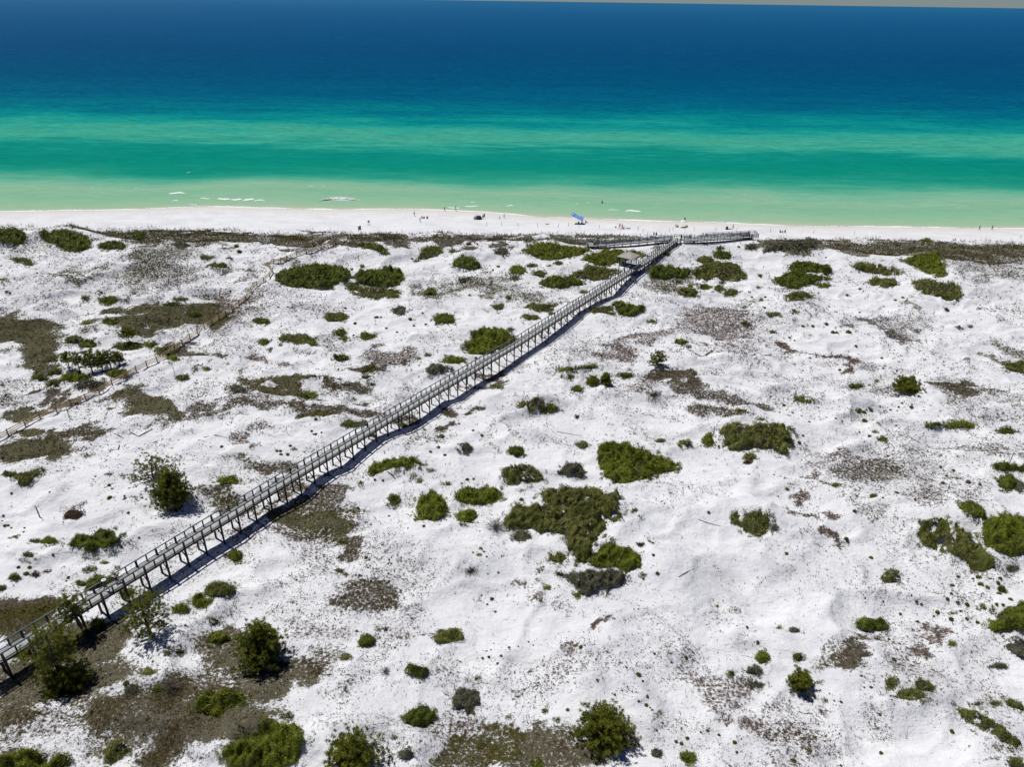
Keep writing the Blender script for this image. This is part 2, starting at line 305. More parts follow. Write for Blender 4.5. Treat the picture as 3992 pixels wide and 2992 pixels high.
# ------------------------------------------------------------------ ground-cover density
COV = [('A1',1000,455,170,35,0,.7,1),('A1',1500,490,330,40,-3,1,1),('A1',1900,490,350,45,3,1,0),('A1',200,410,150,20,0,.6,1),('A1',200,560,170,50,-20,.8,1),('A1',100,600,80,60,0,.6,1),('A1',330,600,200,90,15,.5,0),
('A1',1280,740,400,150,-20,.85,1),('A1',1450,830,350,100,0,.75,0),('A1',1300,560,160,40,-25,.8,0),('A1',650,830,260,30,8,.9,1),('A1',350,900,350,90,5,.45,0),('A1',420,1020,120,50,0,.7,0),('A1',250,1080,250,60,0,.45,0),('A1',600,1100,80,30,0,.6,0),('A1',1250,1040,80,40,0,.6,0),('A1',1350,1200,560,100,-4,1.3,1),('A1',2130,915,80,25,0,.7,0),('A1',1700,1000,300,80,0,.3,0),
('A2',300,510,320,50,0,1,0),('A2',430,570,200,40,5,.8,0),('A2',650,590,250,28,-25,.8,0),('A2',1000,520,300,35,3,1.1,0),('A2',1500,510,400,40,0,1.1,0),('A2',2000,520,300,35,0,1,0),('A2',1600,460,200,30,0,.8,1),('A2',2050,480,150,30,0,.6,1),('A2',1550,1000,230,70,0,.9,1),('A2',1950,950,260,80,-10,.9,1),('A2',2100,860,120,50,0,.8,1),('A2',1700,890,100,40,0,.6,1),('A2',215,740,90,25,-20,.9,1),('A2',1530,790,80,40,0,.4,0),('A2',1400,830,60,50,0,.4,0),('A2',150,1000,250,90,0,.45,0),
('A3',200,500,320,45,0,.95,1),('A3',600,490,420,40,0,.95,1),('A3',1230,560,60,50,0,.8,0),('A3',60,950,120,80,0,.8,1),('A3',120,1020,150,60,0,.7,1),('A3',300,960,200,40,0,.4,1),('A3',1400,920,330,40,0,.85,1),('A3',1800,1190,420,70,10,.8,2),('A3',2000,1100,120,40,0,.6,2),('A3',1700,1260,500,70,5,.7,2),('A3',1230,640,60,30,0,.4,0),('A3',680,600,60,30,0,.7,0),
('A4',200,560,250,50,0,1,1),('A4',800,590,450,40,5,.95,1),('A4',1100,620,300,40,0,.95,1),('A4',1500,600,400,60,0,.95,1),('A4',1900,640,400,50,0,1,1),('A4',1800,580,400,50,0,.6,1),('A4',1850,760,330,90,10,.7,0),('A4',2000,830,200,30,0,.6,0),('A4',1220,1080,140,20,0,.8,1),('A4',300,1060,200,30,25,.5,0),('A4',900,1250,350,55,10,.8,0),('A4',1250,1240,200,60,0,.6,0),('A4',2100,1130,100,120,0,.4,0),('A4',100,1150,150,50,0,.3,0),
('B1',200,230,270,110,10,1.4,1),('B1',230,400,170,110,20,1.2,1),('B1',300,540,80,40,0,.5,0),('B1',900,240,60,40,0,.5,0),('B1',1600,400,230,55,20,1.1,0),('B1',1850,460,100,30,0,.9,1),('B1',500,790,180,35,-10,1.1,0),('B1',100,820,120,40,0,.8,0),('B1',1000,740,220,38,-12,.95,1),('B1',1250,850,260,80,15,1.2,1),('B1',1150,960,120,30,-15,.9,1),('B1',200,930,250,40,-8,1.2,1),('B1',350,1180,350,85,-5,1.3,1),('B1',700,1040,220,38,-10,1.1,0),('B1',1300,1220,150,60,0,.35,0),('B1',1900,880,350,35,-5,.95,0),('B1',1850,980,100,40,0,.8,0),('B1',2200,640,130,50,15,1.1,1),('B1',1750,680,130,35,0,.6,0),('B1',2150,1270,100,50,0,.9,1),('B1',2000,300,300,150,20,.4,0),('B1',650,180,80,30,0,.4,0),
('B2',280,670,300,42,5,1.3,1),('B2',700,690,180,40,8,1.1,0),('B2',600,870,550,50,5,1.05,0),('B2',450,890,200,28,3,1.2,1),('B2',1180,430,180,70,10,.85,2),('B2',1050,500,200,22,-3,1.2,0),('B2',130,460,140,40,10,.9,2),('B2',550,350,100,50,-30,.6,0),('B2',1000,320,150,35,0,.5,2),('B2',1440,300,120,40,0,.4,2),('B2',60,1100,80,60,0,.8,2),('B2',1620,940,110,38,-25,1.2,0),('B2',2060,630,150,35,-20,1,2),('B2',1300,1150,150,35,0,.7,1),('B2',1450,1090,120,45,0,.5,1),('B2',700,980,250,30,5,.5,1),('B2',2070,1040,100,45,-20,.5,2),('B2',1970,1160,60,50,-50,.6,2),('B2',1700,230,120,60,0,.4,0),('B2',120,100,200,100,0,.35,0),
('B3',550,400,200,60,-20,.45,0),('B3',900,370,230,60,0,.9,2),('B3',1100,250,400,48,-8,.8,2),('B3',1800,200,420,75,8,.85,2),('B3',1950,330,300,35,5,.6,2),('B3',450,300,150,60,-40,.5,2),('B3',200,530,150,40,0,.5,2),('B3',1850,420,350,14,4,1,2),('B3',1450,620,270,45,12,1.2,0),('B3',1750,790,350,60,15,.95,0),('B3',1300,560,250,28,10,.7,2),('B3',1430,880,120,35,0,.6,2),('B3',1280,880,70,30,0,.5,2),('B3',600,850,150,40,0,.35,2),('B3',850,970,80,60,30,.5,0),('B3',1950,720,200,80,0,.35,0),
('B4',180,390,140,36,20,1.1,2),('B4',530,480,170,36,5,1.1,2),('B4',900,150,250,45,20,.95,0),('B4',1250,160,200,55,0,.6,0),('B4',1300,330,350,130,20,.25,0),('B4',2050,380,250,55,15,.8,1),('B4',1900,460,180,18,0,.9,1),('B4',1600,640,200,80,10,.55,1),('B4',1650,720,230,50,10,1.1,0),('B4',1750,800,200,70,0,.7,0),('B4',2050,900,200,70,0,.6,0),('B4',280,1040,150,28,35,1,0),('B4',1250,1130,150,45,0,.7,2),('B4',1800,1220,400,55,5,.7,0),('B4',70,760,100,25,-20,.8,2),('B4',430,600,100,50,0,.4,0),('B4',1100,1290,350,60,0,.6,0),('B4',520,1300,80,50,0,.8,2),('B4',850,940,200,30,20,.4,1),
('C1',180,1250,280,100,0,1.3,0),('C1',200,1340,250,100,0,1.3,1),('C1',1820,330,220,70,35,.95,0),('C1',1900,400,200,60,-20,1,1),('C1',560,380,60,40,0,.7,2),('C1',200,410,70,22,0,.6,0),('C1',1200,220,120,45,0,.5,0),('C1',970,345,70,20,0,.7,1),('C1',1250,760,110,45,0,.6,0),('C1',780,220,100,60,-20,.3,0),('C1',2180,20,120,40,0,.9,0),('C1',1950,640,150,35,-20,.8,0),('C1',1620,770,120,35,-25,.6,0),
('C2',100,60,140,75,10,1,0),('C2',300,210,250,50,-30,.95,0),('C2',420,500,260,100,20,1.2,1),('C2',250,600,200,50,0,.8,0),('C2',850,690,180,52,20,1.05,0),('C2',560,670,330,35,5,.95,0),('C2',560,300,90,50,-50,.95,0),('C2',500,400,160,60,40,.95,0),('C2',700,480,120,60,30,.7,2),('C2',30,400,150,50,-30,.9,1),('C2',1000,1200,280,70,15,.95,0),('C2',700,1130,200,60,15,.55,0),('C2',350,1200,150,50,0,.4,0),('C2',1160,1270,120,50,0,.6,2),('C2',2160,1050,60,80,0,.8,2),('C2',200,1280,150,40,0,.5,2),('C2',1080,640,50,30,0,.5,2),('C2',1600,500,60,20,0,.5,2),
('C3',190,1060,50,50,40,.8,2),('C3',60,1190,90,55,20,.8,2),('C3',330,1240,120,55,0,.5,2),('C3',870,1270,40,20,-20,.9,2),('C3',730,1310,60,30,0,.8,2),('C3',1900,1270,150,40,0,.4,0),('C3',1350,300,200,110,0,.22,0),
('C4',1000,120,350,120,5,.85,0),('C4',600,30,200,50,10,.7,2),('C4',450,110,90,30,25,.8,2),('C4',350,230,100,60,0,.5,2),('C4',800,330,250,70,15,.6,0),('C4',460,450,90,42,5,1.05,2),('C4',240,460,100,26,30,.9,2),('C4',250,330,90,26,30,1,2),('C4',530,600,100,35,20,1.1,2),('C4',540,660,80,28,0,.8,2),('C4',950,420,80,55,0,.6,0),('C4',1300,50,200,90,0,.5,0),('C4',1780,1260,120,70,0,.6,0),
('D1',200,100,280,110,0,1.4,1),('D1',600,250,300,140,-20,1.3,3),('D1',900,200,350,90,-25,1.2,3),('D1',450,600,350,120,-20,1.2,3),('D1',1100,900,350,100,10,1.1,3),('D1',1700,950,500,95,-10,1.3,3),('D1',800,780,300,100,0,.9,3),('D1',500,950,350,110,10,.7,0),('D1',900,1120,300,110,0,.9,3),('D1',2000,350,220,140,60,1.1,3),('D1',150,750,150,120,0,.6,3),('D1',250,1050,300,70,0,.7,0),('D1',1800,1150,350,90,-20,.6,0),('D1',1300,1200,300,90,0,.5,0),('D1',2180,650,120,110,0,1.1,3),('D1',1300,520,150,60,0,.4,1),('D1',1000,450,160,110,0,.8,3),('D1',980,180,260,130,-20,1.2,3),('D1',680,560,330,140,-20,1.2,3),('D1',1500,920,600,95,-8,1.2,3),('D1',2050,600,150,240,15,1.1,3),('D1',150,560,200,90,0,1,3),('D1',1850,330,110,200,15,.9,3),
('D2',150,560,250,110,-35,1.2,3),('D2',400,350,200,110,-40,.8,0),('D2',500,100,300,70,10,.6,2),('D2',400,480,150,70,0,.8,0),('D2',860,600,120,120,20,.7,0),('D2',800,350,100,36,0,.8,1),('D2',1220,180,180,35,15,.7,2),('D2',1480,270,80,26,0,.8,2),('D2',750,920,180,75,0,.45,2),('D2',1600,1000,300,55,10,.5,2),('D2',1800,1250,450,100,-10,1.05,1),('D2',2150,1050,150,110,0,.95,1),('D2',2050,620,150,110,0,.5,2),('D2',1750,560,100,55,0,.6,2),('D2',1150,1150,250,70,0,.4,0),('D2',2080,800,100,110,0,.4,2),
('D3',250,1080,300,110,5,1.15,3),('D3',200,1250,400,110,0,1.05,3),('D3',700,1230,250,80,0,1.1,3),('D3',650,50,110,32,-18,1.2,2),('D3',340,260,80,55,0,.8,2),('D3',300,450,350,180,0,.45,2),('D3',250,670,250,75,0,.6,0),('D3',900,500,350,110,0,.4,2),('D3',700,350,120,36,0,.6,2),('D3',1250,280,120,18,0,.8,2),('D3',1650,650,280,95,25,.7,2),('D3',1850,650,120,80,0,.8,2),('D3',1750,810,150,45,0,.7,2),('D3',2000,950,200,110,30,.8,2),('D3',2150,800,120,55,0,.7,2),('D3',1300,950,250,110,0,.35,1),('D3',1130,930,80,80,0,.6,1),('D3',1200,1180,120,75,0,.5,1),('D3',1700,1150,400,140,0,.28,2),
('D4',700,340,230,95,25,1.1,0),('D4',480,430,100,80,0,.85,1),('D4',400,230,100,55,45,.7,0),('D4',350,270,100,28,50,.7,1),('D4',1450,160,150,55,15,.95,2),('D4',1400,300,120,35,25,1,2),('D4',1330,210,80,55,0,.6,2),('D4',40,60,100,40,0,.6,2),('D4',150,1080,90,100,20,.6,2),('D4',600,920,120,65,30,.8,2),('D4',400,1000,350,220,0,.35,2),('D4',200,1250,300,75,0,.5,2),('D4',1780,60,120,75,0,.5,0),('D4',1900,1150,200,90,30,.5,0),('D4',1680,1280,100,28,0,.8,2),('D4',1950,1280,150,75,0,.6,1),('D4',100,800,120,75,0,.5,2),('D4',960,200,80,55,0,.5,2),('D4',1950,700,60,60,0,.6,2)]
# thin cover everywhere, by 200 x 150 px cells from picture row 950 down
THIN = ["34556321122222111135", "35546432134333122112", "35443343223212343311", "43223453122353244421", "23346665322133333444", "22221232333221110333", "21132333211111004552", "22223443122210012541",
        "22223233211111111123", "65533343334331122334", "99864343223434343322", "89975532445544323544", "99999545565433554434", "88999546666644555544"]
TH = np.array([[int(c) for c in r] for r in THIN])/10.
def cover(P):
    """density of each of four kinds of ground cover at world points"""
    px, py, z = toimg(P)
    gx = np.clip(px/200-.5, 0, 18.99); gy = np.clip((py-950)/150-.5, 0, 12.99); i = gx.astype(int); j = gy.astype(int); fx = gx-i; fy = gy-j
    thin = (TH[j, i]*(1-fx)+TH[j, i+1]*fx)*(1-fy)+(TH[j+1, i]*(1-fx)+TH[j+1, i+1]*fx)*fy
    out = np.zeros((4,)+px.shape)
    n1 = fbm(P[:, 0]/4., P[:, 1]/4., 101, 4); n2 = fbm(P[:, 0]/1.2, P[:, 1]/1.2, 131, 3); n3 = fbm(P[:, 0]/14., P[:, 1]/10., 151, 2)
    n4 = fbm(P[:, 0]/8., P[:, 1]/6., 171, 4); n5 = fbm(P[:, 0]/8.+70, P[:, 1]/6., 173, 4); sc_ = FPX/z*np.sqrt(np.clip(z/110., .5, 2.))
    wx = px+(n4*6.+n1*2.2+n2*.6)*sc_; wy = py+(n5*2.6+n2*.6+fbm(P[:, 0]/4.+50, P[:, 1]/4., 103, 4)*1.2)*sc_
    for t, x, y, a, b, r, d, c in COV:
        ox, oy, s = TILES[t]; cx = ox+x/s; cy = oy+y/s; a = a/s; b = b/s; r = math.radians(r)
        m = (np.abs(wx-cx) < a*1.9+b) & (np.abs(wy-cy) < a*1.5+b)
        if not m.any(): continue
        dx = wx[m]-cx; dy = wy[m]-cy; u = (dx*math.cos(r)+dy*math.sin(r))/a; v = (-dx*math.sin(r)+dy*math.cos(r))/b
        q = np.sqrt(u*u+v*v); out[c][m] = np.maximum(out[c][m], np.maximum(d*(1-sstep(.85 if d > .9 else .5, 1.6, q)), .42*d*(1-sstep(.9, 2.0, q))))
    # thin scatter, in drifts
    drift = np.clip(.5+1.6*n1+1.0*n3, 0, 1.6)
    fade = 1-sstep(crest(P[:, 0])+2, crest(P[:, 0])+6, P[:, 1])
    inside = (px > -400) & (px < 4400) & (py > 800)
    nl = sstep(1700, 1000, px)*sstep(2250, 2500, py) if False else np.clip((1700-px)/700, 0, 1)*np.clip((py-2250)/250, 0, 1)
    out[3] = np.maximum(out[3], nl*thin*1.15*drift*fade); out[2] = np.maximum(out[2], (1-.7*nl)*thin*1.0*drift*fade*np.where(inside, 1, .8)); out[0] = np.maximum(out[0], thin*.8*np.clip(drift-.3, 0, 2)*fade)
    # the band of scrub in the lee of the foredune
    cr_ = crest(P[:, 0]); band = sstep(cr_+2.5, cr_+4.5, P[:, 1])*(1-sstep(218.5, 225.5, P[:, 1]+3.2*n1+1.5*n2+2*n3))
    band = band*np.where((px > 690) & (px < 1190) & (py > 945), 0., 1.)
    out[0] = np.maximum(out[0], band*(.75+.9*n3)); out[1] = np.maximum(out[1], band*(.75-.9*n3))
    out *= 1-sstep(226, 229, P[:, 1]+2*n1)
    return out, (px, py, z)
# ------------------------------------------------------------------ sand
def sandmat():
    m, nt, b, out = newmat('white_quartz_sand'); v = mapped(nt)
    big = noise_(nt, v, .12, 4); mid = noise_(nt, v, .9, 4); fine = noise_(nt, v, 6., 3); gr = noise_(nt, v, 2.6, 5, .7)
    c = ramp(nt, big, [(.3, (.64, .64, .66)), (.48, (.76, .757, .765)), (.62, (.83, .825, .82))]).outputs[0]  # grey end mixes damp hollows with painted soft dune shading
    c = mix_(nt, math_(nt, 'MULTIPLY', ramp(nt, mid, [(.35, (0, 0, 0)), (.65, (1, 1, 1))]).outputs[0], .5), c, (.86, .855, .85))
    ws = noise_(nt, mapped(nt, (.16, .55, 1), -.5), 1., 5, .62, .8)
    c = mix_(nt, math_(nt, 'MULTIPLY', ramp(nt, ws, [(.42, (0, 0, 0)), (.62, (1, 1, 1))]).outputs[0], .38), c, (.62, .62, .645))  # grey streaks paint soft slope shading into the sand colour
    damp_shade = attr_(nt, 'damp_shade')
    c = mix_(nt, math_(nt, 'MULTIPLY', damp_shade, .85), c, (.53, .53, .545))  # grey for damp hollows and painted shading of the dune sides
    wet = attr_(nt, 'wet')
    c = mix_(nt, wet, c, (.71, .67, .60))
    fine2 = ramp(nt, noise_(nt, v, 4.2, 4, .7), [(.34, (0, 0, 0)), (.66, (1, 1, 1))]).outputs[0]
    def layer(c, an, dark, light, k0=0.):
        a = attr_(nt, an)
        # cover shows where a fine noise stays below the density
        t = math_(nt, 'SUBTRACT', math_(nt, 'ADD', math_(nt, 'MULTIPLY', a, .32), .355+k0), gr)
        f = math_(nt, 'MULTIPLY', t, 7., True)
        f = math_(nt, 'MULTIPLY', f, math_(nt, 'MULTIPLY', a, 12., True))
        return mix_(nt, math_(nt, 'MULTIPLY', f, .95), c, mix_(nt, fine2, dark, light))
    c = layer(c, 'cov3', (.036, .031, .012), (.130, .110, .052))
    c = layer(c, 'cov2', (.038, .021, .013), (.130, .080, .050))
    c = layer(c, 'cov0', (.026, .019, .007), (.090, .068, .028))
    c = layer(c, 'cov1', (.028, .025, .005), (.098, .084, .020))
    nt.links.new(c, b.inputs['Base Color']); b.inputs['Roughness'].default_value = .95; b.inputs['Specular IOR Level'].default_value = .08
    h = math_(nt, 'ADD', math_(nt, 'MULTIPLY', mid, .38), math_(nt, 'MULTIPLY', fine, .06))
    rp = noise_(nt, mapped(nt, (.5, 1.6, 1), .35), 1.3, 4, .6, .6)
    h = math_(nt, 'ADD', h, math_(nt, 'MULTIPLY', rp, .14))
    bp = N(nt, 'ShaderNodeBump'); bp.inputs['Strength'].default_value = .85; bp.inputs['Distance'].default_value = 1.
    nt.links.new(h, bp.inputs['Height']); nt.links.new(bp.outputs[0], b.inputs['Normal'])
    return m
P3 = np.stack([XX.ravel(), YY.ravel(), ZZ.ravel()], 1)
cv, _ = cover(P3)
ds = shore(P3[:, 0])-P3[:, 1]
wet = np.where(ds < 0, 1, np.exp(-(ds/5.5)**2)*.9+.25*np.exp(-(ds/13.)**2))*(P3[:, 1] > 225)
DAMP_SHADE = [('C2', 1450, 850, 300, 120), ('C2', 1800, 950, 250, 100), ('C2', 1200, 1000, 200, 60), ('D4', 1450, 700, 260, 200), ('D4', 1300, 900, 260, 160), ('D4', 1200, 500, 260, 90), ('C3', 1700, 1050, 320, 160), ('C4', 850, 560, 160, 50), ('C1', 300, 130, 160, 60), ('B1', 1400, 560, 160, 60), ('B1', 1100, 560, 120, 60),  # patches greyed for damp and dune shading together
        ('B3', 1100, 780, 200, 40), ('B2', 2050, 850, 150, 60), ('A3', 800, 1050, 200, 80), ('C2', 1900, 150, 200, 60), ('A2', 1300, 640, 120, 40), ('C4', 200, 900, 300, 120), ('D3', 1000, 370, 90, 30), ('D3', 1180, 660, 80, 80), ('A4', 2000, 1000, 150, 60)]
px, py, pz = toimg(P3); damp_shade = np.zeros(len(P3))
for t, x, y, a, b_ in DAMP_SHADE:
    ox, oy, s = TILES[t]; q = ((px-ox-x/s)/(a/s))**2+((py-oy-y/s)/(b_/s))**2
    damp_shade = np.maximum(damp_shade, .8*np.exp(-q*1.1))
damp_shade = np.clip(damp_shade*(.8+.9*fbm(P3[:, 0]/3., P3[:, 1]/2., 201, 4))+.25*np.clip(fbm(P3[:, 0]/9., P3[:, 1]/6., 207, 3), 0, 1), 0, 1)
nx, ny = len(GX), len(GY)
ii = (np.arange(ny-1)[:, None]*nx+np.arange(nx-1)[None]).ravel()
FQ = np.stack([ii, ii+1, ii+nx+1, ii+nx], 1)
tag(nobj('sand_ground', P3, FQ, sandmat(), None, {'cov0': cv[0], 'cov1': cv[1], 'cov2': cv[2], 'cov3': cv[3], 'wet': wet, 'damp_shade': damp_shade}, True),
    'white quartz sand of the dunes and the beach with brown cover', 'ground', None, 'structure')
# ------------------------------------------------------------------ sea
def seamat():
    m, nt, b, out = newmat('gulf_water'); v = mapped(nt, (.012, .035, 1)); w = mapped(nt, (.16, .5, 1), .05); w2 = mapped(nt, (.035, .16, 1), -.04)
    off = attr_(nt, 'off')
    n = noise_(nt, v, 1., 4); st = noise_(nt, w, 1., 4, .65); st2 = noise_(nt, w2, 1., 4, .6)
    # position in the depth bands: log of the distance from the waterline, bent by noise
    f = math_(nt, 'ADD', off, math_(nt, 'MULTIPLY', math_(nt, 'SUBTRACT', n, .5), .075))
    f = math_(nt, 'ADD', f, math_(nt, 'MULTIPLY', math_(nt, 'SUBTRACT', st2, .5), .055))
    r = ramp(nt, f, SEASTOPS)
    c = r.outputs[0]
    k = math_(nt, 'ADD', math_(nt, 'MULTIPLY', math_(nt, 'SUBTRACT', st, .5), 1.8), 1.)
    k = math_(nt, 'MULTIPLY', k, math_(nt, 'ADD', math_(nt, 'MULTIPLY', math_(nt, 'SUBTRACT', st2, .5), .5), 1.))
    # the streaks of wavelets: a little darker or lighter water colour
    amp = ramp(nt, off, [(0, (.05,)*3), (.35, (.35,)*3), (.5, (1,)*3)]).outputs[0]
    k = math_(nt, 'ADD', math_(nt, 'MULTIPLY', math_(nt, 'SUBTRACT', k, 1.), amp), 1.)
    cm = nt.nodes.new('ShaderNodeVectorMath'); cm.operation = 'SCALE'; nt.links.new(c, cm.inputs[0]); nt.links.new(k, cm.inputs['Scale'])
    d = N(nt, 'ShaderNodeBsdfDiffuse'); nt.links.new(cm.outputs[0], d.inputs[0])
    g = N(nt, 'ShaderNodeBsdfGlossy'); g.inputs['Roughness'].default_value = .32
    bp = N(nt, 'ShaderNodeBump'); bp.inputs['Strength'].default_value = .5; bp.inputs['Distance'].default_value = .6
    nt.links.new(noise_(nt, mapped(nt, (.35, 1.1, 1), .05), 1., 4, .6), bp.inputs['Height']); nt.links.new(bp.outputs[0], g.inputs['Normal']); nt.links.new(bp.outputs[0], d.inputs['Normal'])
    lw = N(nt, 'ShaderNodeLayerWeight'); lw.inputs['Blend'].default_value = .12
    fr = math_(nt, 'ADD', math_(nt, 'MULTIPLY', math_(nt, 'POWER', lw.outputs['Fresnel'], 3.), .07), .004)
    mx = N(nt, 'ShaderNodeMixShader'); nt.links.new(fr, mx.inputs[0]); nt.links.new(d.outputs[0], mx.inputs[1]); nt.links.new(g.outputs[0], mx.inputs[2])
    nt.links.new(mx.outputs[0], out.inputs[0]); nt.nodes.remove(b); return m
def offv(d): return np.log(np.maximum(d, 0)/6.+1)/8.
def s2l(c): return tuple(((x/255+.055)/1.055)**2.4 if x > 10 else x/255/12.92 for x in c)
_st = [(0, (205, 206, 186)), (4, (172, 202, 168)), (14, (150, 199, 163)), (22, (140, 194, 158)), (32, (150, 196, 163)), (42, (128, 192, 160)), (52, (92, 180, 150)), (64, (45, 162, 137)), (82, (16, 148, 127)), (105, (10, 144, 128)), (128, (20, 150, 134)), (142, (48, 166, 145)), (156, (72, 175, 150)), (172, (70, 174, 150)), (192, (54, 170, 150)), (212, (26, 158, 148)), (245, (6, 138, 142)), (290, (3, 116, 136)), (360, (2, 98, 131)), (520, (2, 85, 124)), (900, (3, 80, 124)), (2500, (8, 88, 136)), (14000, (22, 104, 150))]  # farthest stops grow paler: horizon haze put into the water colour
SEAGAIN = .82
_st = _st[::2]+[] if False else _st
SEASTOPS = [(float(offv(np.array(float(d)))), tuple(x*SEAGAIN for x in s2l(c))) for d, c in _st]
SX = axis(-200, 200, 4., (-40000, 40000), 1.3); SY = axis(236, 520, 3., (236, 45000), 1.12)
sx, sy = np.meshgrid(SX, SY); sp = np.stack([sx.ravel(), sy.ravel(), np.full(sx.size, SEA)], 1)
# the bands follow the coast near it and run straight farther out
d0 = sp[:, 1]-shore(sp[:, 0]); d1 = sp[:, 1]-254-.004*sp[:, 0]; kk = sstep(8, 55, d0); dd = d0*(1-kk)+d1*kk
dd = dd+np.exp(-((dd-45)/30)**2)*(10*fbm(sp[:, 0]/55., 0*dd+1, 301, 3)+8*sstep(-60, -130, sp[:, 0])*0) 
dd = dd-14*np.exp(-((sp[:, 0]+95)/60)**2)*np.exp(-((dd-38)/20)**2)
ii = (np.arange(len(SY)-1)[:, None]*len(SX)+np.arange(len(SX)-1)[None]).ravel(); sw = len(SX)
if len(SEASTOPS) > 32: raise SystemExit('too many stops')
tag(nobj('sea_water', sp, np.stack([ii, ii+1, ii+sw+1, ii+sw], 1), seamat(), None, {'off': offv(dd)}, True),
    'green and blue gulf water reaching the horizon', 'sea', None, 'structure')
# ------------------------------------------------------------------ leaf clouds
def unit(v): return v/(np.linalg.norm(v, axis=-1, keepdims=True)+1e-9)
def sprigs(P, Nn, size, k, spread, r, up=.35, wid=.55, tint=None, jit=.22):
    """k little leaf triangles at each point; returns verts, faces, tint"""
    n = len(P)
    if n == 0: return np.zeros((0, 3)), np.zeros((0, 3), int), np.zeros(0)
    P = np.repeat(P, k, 0); Nn = np.repeat(Nn, k, 0); size = np.repeat(np.broadcast_to(size, (n,)), k)*r.uniform(.6, 1.35, n*k); t = np.repeat(tint, k)
    c = P+r.normal(0, 1, P.shape)*(spread*size)[:, None]
    d = unit(Nn*up+r.normal(0, 1, P.shape)*.75)
    s = unit(np.cross(d, r.normal(0, 1, P.shape)))
    a = c-s*(size*wid)[:, None]*.5; b = c+s*(size*wid)[:, None]*.5; e = c+d*size[:, None]
    V = np.stack([a, b, e], 1).reshape(-1, 3); F = np.arange(len(V)).reshape(-1, 3)
    return V, F, np.repeat(np.clip(t+r.normal(0, jit, len(t)), 0, 1), 3)
def tuftballs(C, rad, k, r, tint, up=.5, wid=.11):
    """pine tufts: needles fanning from each centre"""
    n = len(C); P = np.repeat(C, k, 0); R = np.repeat(np.broadcast_to(rad, (n,)), k)*r.uniform(.65, 1.15, n*k); t = np.repeat(tint, k)
    d = unit(r.normal(0, 1, P.shape)+np.array([0, 0, up])); s = unit(np.cross(d, r.normal(0, 1, P.shape)))
    w = (R*wid)[:, None]
    V = np.stack([P+d*R[:, None]*.12-s*w, P+d*R[:, None]*.12+s*w, P+d*R[:, None]], 1).reshape(-1, 3)
    return V, np.arange(len(V)).reshape(-1, 3), np.repeat(np.clip(t+r.normal(0, .16, len(t)), 0, 1), 3)
def cat3(parts):
    V = []; F = []; t = []; n = 0
    for v, f, tt in parts:
        if len(v) == 0: continue
        V.append(v); F.append(f+n); t.append(tt); n += len(v)
    return np.vstack(V), np.vstack(F), np.concatenate(t)
def polydist(X, Y, Q):
    """signed distance inside a polygon (positive inside)"""
    d = np.full(X.shape, 1e9); ins = np.zeros(X.shape, bool); m = len(Q)
    for i in range(m):
        a = Q[i]; b = Q[(i+1) % m]; ex, ey = b-a; L2 = ex*ex+ey*ey+1e-9
        t = np.clip(((X-a[0])*ex+(Y-a[1])*ey)/L2, 0, 1); d = np.minimum(d, np.hypot(X-a[0]-t*ex, Y-a[1]-t*ey))
        c = ((a[1] > Y) != (b[1] > Y)) & (X < (b[0]-a[0])*(Y-a[1])/(b[1]-a[1]+1e-12)+a[0]); ins ^= c
    return np.where(ins, d, -d)
def pxsize(c): return toimg(np.asarray(c)[None])[2][0]/710.
